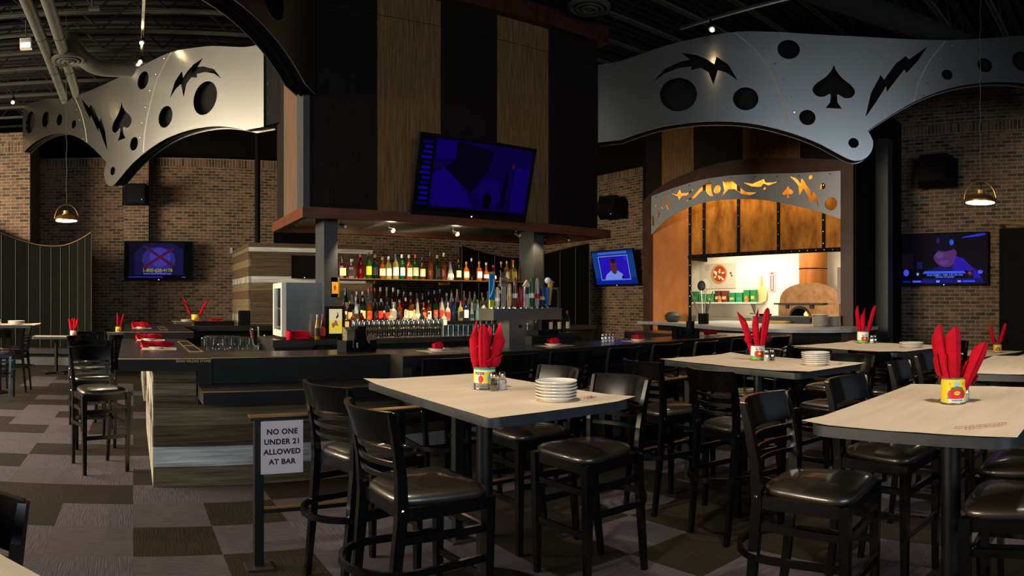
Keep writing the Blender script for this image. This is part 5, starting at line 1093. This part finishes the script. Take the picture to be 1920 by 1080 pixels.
def chair(x, y, face, label, group, h=.765, name='bar_stool', cat='stool'):
    """face: direction the sitter looks, degrees counter-clockwise from +x"""
    t = thing(name, label, cat, (x, y, 0), rad(face-90), group)
    for n, me, _ in chair_parts(h): put(n, me, t)
    return t
GB, GT = 'stools along the bar', 'stools around the high tables'
# stools around the nearest centre table
chair(1.17, 3.02, 14, 'black ladder-back stool next to the paper sign, behind the nearer left stool', GT)
chair(1.14, 2.30, 2, 'nearest black ladder-back stool on the left of the centre table', GT)
chair(2.16, 2.44, 181, 'black stool facing left at the right corner of the centre table', GT)
chair(2.22, 3.06, 178, 'black stool tucked behind the plate stack of the centre table', GT)
# stools of the front right table
chair(2.30, 1.20, -84, 'nearest black stool on the far side of the front right table', GT)
chair(3.02, 1.17, -95, 'second black stool on the far side of the front right table', GT)
chair(2.36, .36, 92, 'black stool cut by the bottom right corner of the view', GT)
chair(2.92, .42, 88, 'black stool seat peeping in at the right edge under the front table', GT)
# table behind the centre
chair(3.40, 2.98, -10, 'black stool at the left side of the middle table, nearer the bar', GT)
chair(3.25, 2.26, -12, 'black stool at the left side of the middle table, nearer the viewer', GT)
chair(4.22, 2.06, 170, 'black stool at the right corner of the middle table under the plates', GT)
chair(4.38, 2.98, 168, 'black stool behind the can of the middle table', GT)
# right rear table
chair(5.12, 2.56, -12, 'black stool left of the rear right table', GT)
chair(5.05, 1.98, -14, 'black stool before the rear right table', GT)
chair(6.25, 1.85, 165, 'black stool beyond the plate stack of the rear right table', GT)
chair(6.4, 2.75, 168, 'black stool behind the rear right table by the kitchen', GT)
chair(4.0, 1.22, -88, 'black stool behind the white cut-corner table at the right edge', GT)
chair(4.65, 1.25, -92, 'farther black stool behind the cut-corner table at the right edge', GT)
chair(3.95, .22, 90, 'black stool under the near side of the cut-corner table', GT)
chair(4.6, .25, 90, 'farther black stool under the near side of the cut-corner table', GT)
# along the bar
for k, (x, y) in enumerate(((2.22, 4.25), (2.80, 4.27), (3.40, 4.28), (4.00, 4.26), (4.6, 4.27), (5.2, 4.26), (5.92, 4.27), (6.5, 4.14))):
    chair(x, y, 90+(-2, 3, -3, 2, 0, 4, -2, 2)[k], 'black ladder-back bar stool along the right run of the bar, %s from the left' % ORD[k], GB)
for k, (x, y) in enumerate(((-.30, 5.55), (-.42, 6.5), (-.50, 7.45), (-.50, 8.5))):
    chair(x, y, -68+(0, -8, 6, -3)[k], 'black ladder-back stool along the left end of the bar, %s from the viewer' % ORD[k], GB)
# far left high table and low chairs
chair(-2.05, 9.55, 95, 'black stool before the high table at the far left edge', 'stools at the far left table')
chair(-2.0, 10.45, 175, 'black stool on the right of the high table at the far left edge', 'stools at the far left table')
GL_ = 'low chairs by the booths'
for k, (x, y, a, lab) in enumerate(((-1.02, 12.75, 60, 'low black chair beside the pedestal table before the left booth'), (-.7, 13.5, 200, 'low black chair behind the left bar stools'), (.75, 14.9, 0, 'low black chair left of the far window-side table before the brick wall'), (2.45, 14.7, 180, 'low black chair right of the far table before the brick wall'), (7.7, 1.75, -10, 'low black chair before the low table by the right brick wall'), (9.15, .85, 185, 'low black chair by the far right low table'), (7.4, .9, 10, 'low black chair behind the cut-corner table'))):
    chair(x, y, a, lab, GL_, .46, 'dining_chair', 'chair')
# the stool and table cut by the lower left corner
chair(-.50, 1.27, -100, 'black chair back cut off by the lower left corner', GT, .68)

def table(name, label, cx, cy, w, d, rz, h=1.07, base='disc', post=.04, paper=None, group=None, top='table_edge', r=.05):
    t = thing(name, label, 'table', (cx, cy, 0), rad(rz), group)
    m = B(top); m.rbox(-w/2, -d/2, h-.042, w/2, d/2, h-.003, r); m.build('table_top', t, 40)
    B('black_metal').box(-.2, -.2, h-.06, .2, .2, h-.042).build('mounting_plate', t, None)
    m = B('black_metal')
    if base == 'disc': m.lathe([(.28, 0), (.285, .012), (.2, .03), (.07, .05), (post, .075), (post, h-.06)], 24)
    else:
        m.cyl(0, 0, .03, h-.06, post, None, 14)
        for a in range(4): m.bar((.0, .0, .03), (.3*cos(a*pi/2+.78), .3*sin(a*pi/2+.78), .02), .05, .03)
    m.build('pedestal', t, 40)
    if paper:
        m = B('paper'); n = 7; vs = []; a, b = w/2+.012, d/2+.012
        for i in range(n+1):
            for j in range(n+1):
                u, v = i/n*2-1, j/n*2-1; ed = max(abs(u), abs(v)); lift = .004*sin(5*u+cx)*cos(4*v+cy)*(1 if ed > .9 else .1)
                cor = .012 if (abs(u) > .9 and abs(v) > .9) else 0
                vs.append((u*a, v*b, h+.002+abs(lift)+cor*(.5+.5*sin(i*3+j*5+cx*7))))
        m.add(vs, [(i*(n+1)+j, (i+1)*(n+1)+j, (i+1)*(n+1)+j+1, i*(n+1)+j+1) for i in range(n) for j in range(n)])
        o = m.build('paper_cover', None, 60); o.location = (cx, cy, 0); o.rotation_euler = (0, 0, rad(rz)); tag(o, paper, 'table paper')
        return t, o
    return t, None
TZ = 1.0725
def stamp(paper, x, y, rz, wide):
    """red stamp printed on the paper cover"""
    m = MB()
    if not wide:
        for r0, r1 in ((.034, .03),):
            vs = [(r*cos(a*pi/12), r*.7*sin(a*pi/12), 0) for a in range(24) for r in (r0, r1)]
            m.add(vs, [(2*i, (2*i+2) % 48, (2*i+3) % 48, 2*i+1) for i in range(24)], 'ink_red')
        for k in range(5): m.disc((-.016+.008*k, .006*sin(k*2), 0), .006, 'ink_red', 8)
        vs, fs = text('PIZZA', .012, 'CENTER', .0004); m.add(vs, fs, 'ink_red', Matrix.Translation((0, -.012, 0)))
    else:
        for k, s in enumerate(('WOOD FIRED PIZZA', 'PASTA & GRILL')):
            vs, fs = text(s, .022, 'CENTER', .0004); m.add(vs, fs, 'ink_red', Matrix.Translation((0, .012-.026*k, 0)))
    o = m.build('red_stamp', paper, None); o.matrix_parent_inverse = Matrix.Identity(4)
    o.matrix_local = paper.matrix_basis.inverted() @ Matrix.Translation((x, y, TZ+.006)) @ Matrix.Rotation(rz, 4, 'Z')
    o['label'] = 'small red printed stamp'
CANM = {}
def can(x, y, z, kind, label, rz, r=.052, h=.115):
    t = thing('napkin_can', label, 'can', (x, y, z), rz, 'napkin cans on the tables')
    m = B('steel_plain'); m.lathe([(0, .0), (r, 0), (r+.002, .003), (r, .006), (r, h-.006), (r+.002, h-.003), (r-.002, h), (r-.003, h-.002), (r-.003, .01), (0, .01)], 28); m.build('tin', t, 40)
    R = r+.0012; m = MB()
    def patch(poly, col, lay, a0=0):
        """flat label art (metres along the girth, height) bent round the tin; centre faces -y"""
        RR = R+.0003*lay; us = [p[0] for p in poly]; lo_, hi_ = min(us)+1e-5, max(us)-1e-5; K = max(3, int((hi_-lo_)/.0035)); vs = []
        for i in range(K+1):
            u = lo_+(hi_-lo_)*i/K; hit = []
            for (a, b), (c, e) in zip(poly, poly[1:]+poly[:1]):
                if (a-u)*(c-u) <= 0 and a != c: hit.append(b+(e-b)*(u-a)/(c-a))
            for v in (min(hit), max(hit)): vs.append((RR*sin(u/R), -RR*cos(u/R), v))
        m.add(vs, [(2*i, 2*i+2, 2*i+3, 2*i+1) for i in range(K)], ink(col, .45))
    def band(z0, z1, col, lay):
        RR = R+.0003*lay; n = 28; m.add([(RR*cos(2*pi*i/n), RR*sin(2*pi*i/n), z) for i in range(n) for z in (z0, z1)], [(2*i, (2*i+2) % (2*n), (2*i+3) % (2*n), 2*i+1) for i in range(n)], ink(col, .45))
    def word(s, size, u0, v0, col, lay):
        vs, fs = text(s, size, 'CENTER', size*.03); RR = R+.0003*lay
        m.add([(RR*sin((u0+a)/R), -RR*cos((u0+a)/R), v0+b) for a, b, _ in vs], fs, ink(col, .45))
    if kind == 'yellow':
        band(.008, h-.008, 'e8c820', 0); band(.008, .03, 'd8c040', 1); patch(circ(0, .05, .034, 20, .026), 'b81c20', 3); patch(circ(-.02, .045, .022, 16, .02), 'b01a1e', 2.5); patch(circ(.02, .045, .022, 16, .02), 'b01a1e', 2.6)
        patch(circ(0, .05, .014, 16, .008), 'e8c820', 4); patch([(-.03, .072), (.0, .08), (.03, .072), (.015, .066), (0, .072), (-.015, .066)], '2a7a34', 4); patch(circ(0, .09, .014, 14, .01), '88b8d8', 3); patch([(-.036, .012), (.036, .012), (.036, .026), (-.036, .026)], 'd0d0d8', 3); patch([(-.045, .026), (-.03, .026), (-.036, .045)], '4a9a30', 2)
        word('POLPA', .007, 0, .05, '701010', 5); word('POMODORI', .0085, 0, .019, '3a3a80', 5); word('7', .016, -.03, .088, 'c86020', 4); word('11', .016, .03, .088, 'c86020', 4)
    elif kind == 'blue':
        band(.008, h-.008, 'e8d020', 0); band(.008, .034, '202a70', 1); band(h-.016, h-.008, '40a060', 1); band(h-.024, h-.016, 'f0e8e0', 1); patch(circ(-.03, .055, .014, 14, .02), 'c84020', 3); patch(circ(.02, .06, .018, 16, .022), '8aa8d0', 3); patch([(-.06, .04), (-.015, .034), (-.02, .075), (-.055, .08)], 'f0ece0', 2)
        word('PIZZA', .018, -.036, .083, '202a70', 4)
        for k in range(3): patch([(-.06, .012+.008*k), (.02, .014+.008*k), (.02, .016+.008*k), (-.06, .014+.008*k)], 'e8d020', 3)
    else:
        band(.008, h-.008, 'ece8dc', 0); band(.008, .036, '6aa83a', 1); patch(circ(-.012, .05, .024, 18, .024), 'c02420', 3); patch(circ(.02, .048, .024, 18, .024), 'b82020', 2.8); patch(circ(.004, .052, .013, 14, .009), 'e8d030', 4); word('ALTA', .022, 0, .085, '145a50', 4); patch([(-.045, h-.016), (.045, h-.016), (.045, h-.01), (-.045, h-.01)], 'd890a0', 3)
    m.build('paper_label', t, 50)
    return t
def napkin_roll(base, tip, r, label, group, tw=0.0):
    """rolled cloth napkin standing in a can: pointed diagonal top, wrapped fold"""
    a, b = Vector(base), Vector(tip); d = b-a; L = d.length; d.normalize()
    u = d.cross(Vector((0, 0, 1))) if abs(d.z) < .95 else d.cross(Vector((0, 1, 0))); u.normalize(); v = d.cross(u); n = 24; m = B('red_cloth'); vs = []
    R = Matrix.Rotation(tw, 3, d); u = R @ u; v = R @ v
    lv = [0, .12, .3, .5, .68, .8]
    for k, q in enumerate(lv):
        rr = r*(.5+.54*min(q*1.7, 1))*(1+.03*sin(k*2.1+tw))
        for j in range(n):
            t = 2*pi*j/n; x = q*L; c2 = .5+.5*cos(t)
            if k == len(lv)-1: x = L*(.74+.26*c2**1.25)
            if k == len(lv)-2: x = L*(.66+.20*c2)
            sp_ = 1+.30*(j/n)-.15            # spiral step where the cloth overlaps
            rj = rr*sp_*(1+.05*cos(t*3+k))*(1 if k < len(lv)-1 else 1-.12*c2**2)
            vs.append(d*x+u*(rj*cos(t)+.006*sin(q*5+tw))+v*(rj*.86*sin(t)))
    fs = [(k*n+j, k*n+(j+1) % n, (k+1)*n+(j+1) % n, (k+1)*n+j) for k in range(len(lv)-1) for j in range(n)]+[tuple(range(n-1, -1, -1))]
    # inner wall of the open top so that it reads as a rolled cloth
    k0 = (len(lv)-1)*n; c = len(vs); vs.append(d*(L*.62)); fs += [(k0+j, k0+(j+1) % n, c) for j in range(n)]
    m.add(vs, fs)
    # overlapping outer wrap with a slanted hem
    vs = []; K = 12
    for i in range(K+1):
        t = .7+i*(4.4/K); rr = r*1.08
        for q, f_ in ((.34, .9), (.40, 1.1), (.42+.2*(i/K), 1.13), (.43+.2*(i/K), .98)):
            vs.append(d*(q*L)+u*(rr*f_*cos(t))+v*(rr*f_*sin(t)))
    m.add(vs, [(i*4+k, (i+1)*4+k, (i+1)*4+k+1, i*4+k+1) for i in range(K) for k in range(3)])
    o = m.build('rolled_napkin', None, 38); o.location = a; return tag(o, label, 'napkin', group)
def shaker(x, y, z, what, label):
    t = thing('table_shaker', label, 'shaker', (x, y, z), .3, 'shakers on the tables')
    B('glass').lathe([(0, 0), (.021, 0), (.023, .006), (.023, .042), (.018, .058), (.014, .066)], 8).build('glass_body', t, 30)
    B(ink('e8e4dc' if what == 'salt' else '5a4838', .9)).lathe([(0, .003), (.0195, .003), (.0205, .042), (.017, .05), (0, .05)], 8).build('contents', t, 30)
    B('chrome').lathe([(.0165, .064), (.0175, .066), (.0175, .08), (.012, .09), (0, .093)], 16).build('lid', t)
    return t
def plates(x, y, n, where, r=.092, z=TZ, st=.0135):
    pm = CANM.setdefault(r, plate_mesh(r))
    for k in range(n): tag(put('side_plate', pm, None, (x+.002*sin(k*3), y+.002*cos(k*5), z+.001+st*k), k*.7), 'white plate in the stack on %s, %s from the bottom' % (where, ORD[k]), 'plate', 'stacked plates on '+where)

# -- nearest centre table
_, pc = table('high_table', 'nearest high table in the centre, under a tan paper cover', 1.615, 2.58, .735, 1.26, 0, paper='tan paper sheet covering the nearest centre table')
stamp(pc, 1.86, 2.09, .2, False)
can(1.64, 2.62, TZ, 'blue', 'yellow and navy tin can holding napkins on the centre table', -.35)
def nap(cx, cy, z, L, where):
    for k, (dx, dy, h, r, tw, tip) in enumerate(L): napkin_roll((cx+dx*.3, cy+dy*.3, z+.014), (cx+tip[0], cy+tip[1], z+h), r, 'red rolled napkin in can on %s, %s from left' % (where, ORD[k]), 'rolled napkins on '+where, tw)
nap(1.64, 2.62, TZ, [(-.06, .03, .335, .024, 2.8, (-.05, .04)), (-.03, -.06, .325, .03, .6, (-.02, -.03)), (.04, .06, .31, .024, 3.4, (.03, .03)), (.06, -.02, .325, .025, -.4, (.085, -.045))], 'the centre table')
shaker(1.645, 2.545, TZ, 'pepper', 'pepper shaker with steel lid beside the can on the centre table'); shaker(1.70, 2.555, TZ, 'salt', 'salt shaker with steel lid beside the can on the centre table')
plates(1.70, 2.13, 6, 'the centre table')
# -- front right table
_, pc = table('high_table', 'front right high table with a thick rounded grey edge, under tan paper', 2.52, .695, 1.16, .73, 0, post=.042, paper='tan paper sheet covering the front right table', r=.07)
stamp(pc, 2.08, .46, -.9, True)
can(2.56, .695, TZ, 'yellow', 'yellow tomato can holding napkins on the front right table', -1.02)
nap(2.56, .695, TZ, [(-.05, .05, .335, .032, 1.0, (-.015, .07)), (.0, -.0, .33, .039, .8, (.0, -.0)), (.04, -.05, .262, .033, .2, (.05, -.125))], 'the front right table')
shaker(2.625, .665, TZ, 'salt', 'salt shaker half hidden behind the yellow can on the front right table')
# -- middle table
_, pc = table('high_table', 'middle high table behind the centre, under tan paper', 3.80, 2.46, .74, 1.30, -9, paper='tan paper sheet covering the middle table')
can(3.92, 2.55, TZ, 'green', 'white and green tomato can holding napkins on the middle table', -.8)
nap(3.92, 2.55, TZ, [(-.05, .06, .37, .026, 1.2, (-.075, .12)), (.0, .0, .385, .025, 2.0, (-.0, .02)), (.05, -.06, .39, .03, .5, (.05, -.06))], 'the middle table')
shaker(3.87, 2.44, TZ, 'salt', 'salt shaker beside the can on the middle table'); shaker(3.93, 2.43, TZ, 'pepper', 'pepper shaker beside the can on the middle table')
plates(3.80, 2.00, 6, 'the middle table', .1)
stamp(pc, 3.92, 1.87, .3, False)
# -- rear right table
table('high_table', 'rear right high table before the kitchen corner, under tan paper', 5.66, 2.36, .95, 1.22, -14, paper='tan paper sheet covering the rear right table')
can(6.09, 2.64, TZ, 'green', 'white tomato can holding napkins on the rear right table', -.9, .06, .13)
nap(6.09, 2.64, TZ, [(-.05, .06, .40, .024, 1.2, (-.03, .06)), (.0, .0, .375, .026, 2.0, (-.0, .0)), (.05, -.06, .40, .024, .5, (.05, -.12))], 'the rear right table')
shaker(6.07, 2.53, TZ, 'salt', 'salt shaker beside the can on the rear right table'); shaker(6.13, 2.52, TZ, 'pepper', 'pepper shaker beside the can on the rear right table')
plates(5.68, 1.96, 3, 'the rear right table', .12)
# -- cut-corner table at the right edge
_, pc = table('high_table', 'high table cut by the right edge of the view, under curling tan paper', 4.32, .62, 1.28, .76, 0, paper='curling tan paper sheet covering the table at the right edge')
# -- lower left corner table
table('high_table', 'table corner cut off by the lower left corner of the view', -.562, .572, .96, 1.06, -45, paper='tan paper sheet on the table in the lower left corner', r=.09)
# -- far tables
table('high_table', 'high round-based table at the far left edge', -2.35, 10.2, 1.55, .8, 0, h=1.14, paper='white paper on the high table at the far left edge')
plates(-1.9, 10.1, 4, 'the far left high table', .14, 1.146)
can(-2.32, 10.15, 1.146, 'yellow', 'yellow tin can on the high table at the far left edge', 0, .07, .13); shaker(-2.17, 10.1, 1.146, 'salt', 'salt shaker by the can on the far left high table')
table('low_table', 'low pedestal table before the left booth', -1.62, 13.15, .95, .7, 0, h=.79, base='cross', paper='white paper on the low table before the left booth')
can(-1.25, 13.1, .795, 'green', 'pale tin can of napkins on the low table before the left booth', .2, .065, .13)
nap(-1.25, 13.1, .795, [(-.06, 0, .38, .03, 0, (-.08, 0)), (-.02, .05, .39, .03, 2, (-.02, .03)), (.03, -.05, .38, .03, 1, (.03, -.0)), (.07, 0, .39, .03, 2.2, (.1, 0))], 'the low table before the left booth')
table('low_table', 'small low table with two upright napkins behind the left bar end', -.42, 14.3, .8, .7, 0, h=.83, base='cross', paper='white paper on the small low table behind the left bar end')
can(-.33, 14.2, .835, 'yellow', 'pale tin can with two napkins behind the left bar end', 0, .07, .13)
nap(-.33, 14.2, .835, [(-.04, 0, .45, .024, 0, (-.02, 0)), (.05, 0, .42, .026, 1, (.12, 0))], 'the small low table')
table('low_table', 'far table before the brick wall beyond the bar', 1.55, 14.7, 1.25, .8, 0, h=1.06, base='cross', paper='tan paper on the far table before the brick wall')
can(1.45, 14.6, 1.066, 'yellow', 'yellow tin can with two spread napkins on the far table', 0, .09, .17)
nap(1.45, 14.6, 1.066, [(-.1, 0, .55, .03, 0, (-.3, 0)), (.1, 0, .54, .034, 1, (.32, 0))], 'the far table')
plates(1.22, 14.5, 3, 'the far table', .12, 1.066)
napkin_flat((1.95, 14.6, 1.068), .2, 'red bundled napkin right of the can on the far table', None, .3, .14, 'bundled_napkin')
table('low_table', 'low table by the right brick wall, seen behind the tall napkins', 8.75, 1.95, 1.0, .75, -20, h=.78, base='cross', paper='tan paper on the low table by the right brick wall')
can(8.85, 1.75, .786, 'yellow', 'yellow tin can on the low table by the right brick wall', -1.2, .06, .12)
nap(8.85, 1.75, .786, [(.0, .0, .42, .03, 0, (.03, -.12)), (-.05, .05, .40, .03, 1, (-.05, .1))], 'the low table by the right wall')
table('low_table', 'low table at the right with two crossed napkins', 8.35, .98, .9, .75, -8, h=.78, base='cross', paper='tan paper on the low table with two crossed napkins')
can(8.45, .95, .786, 'green', 'pale tin can with two spread napkins near the right edge', -1.4, .065, .12)
nap(8.45, .95, .786, [(-.05, .1, .42, .032, 0, (-.04, .2)), (.05, -.1, .36, .032, 1, (.04, -.26))], 'the low table near the right edge')
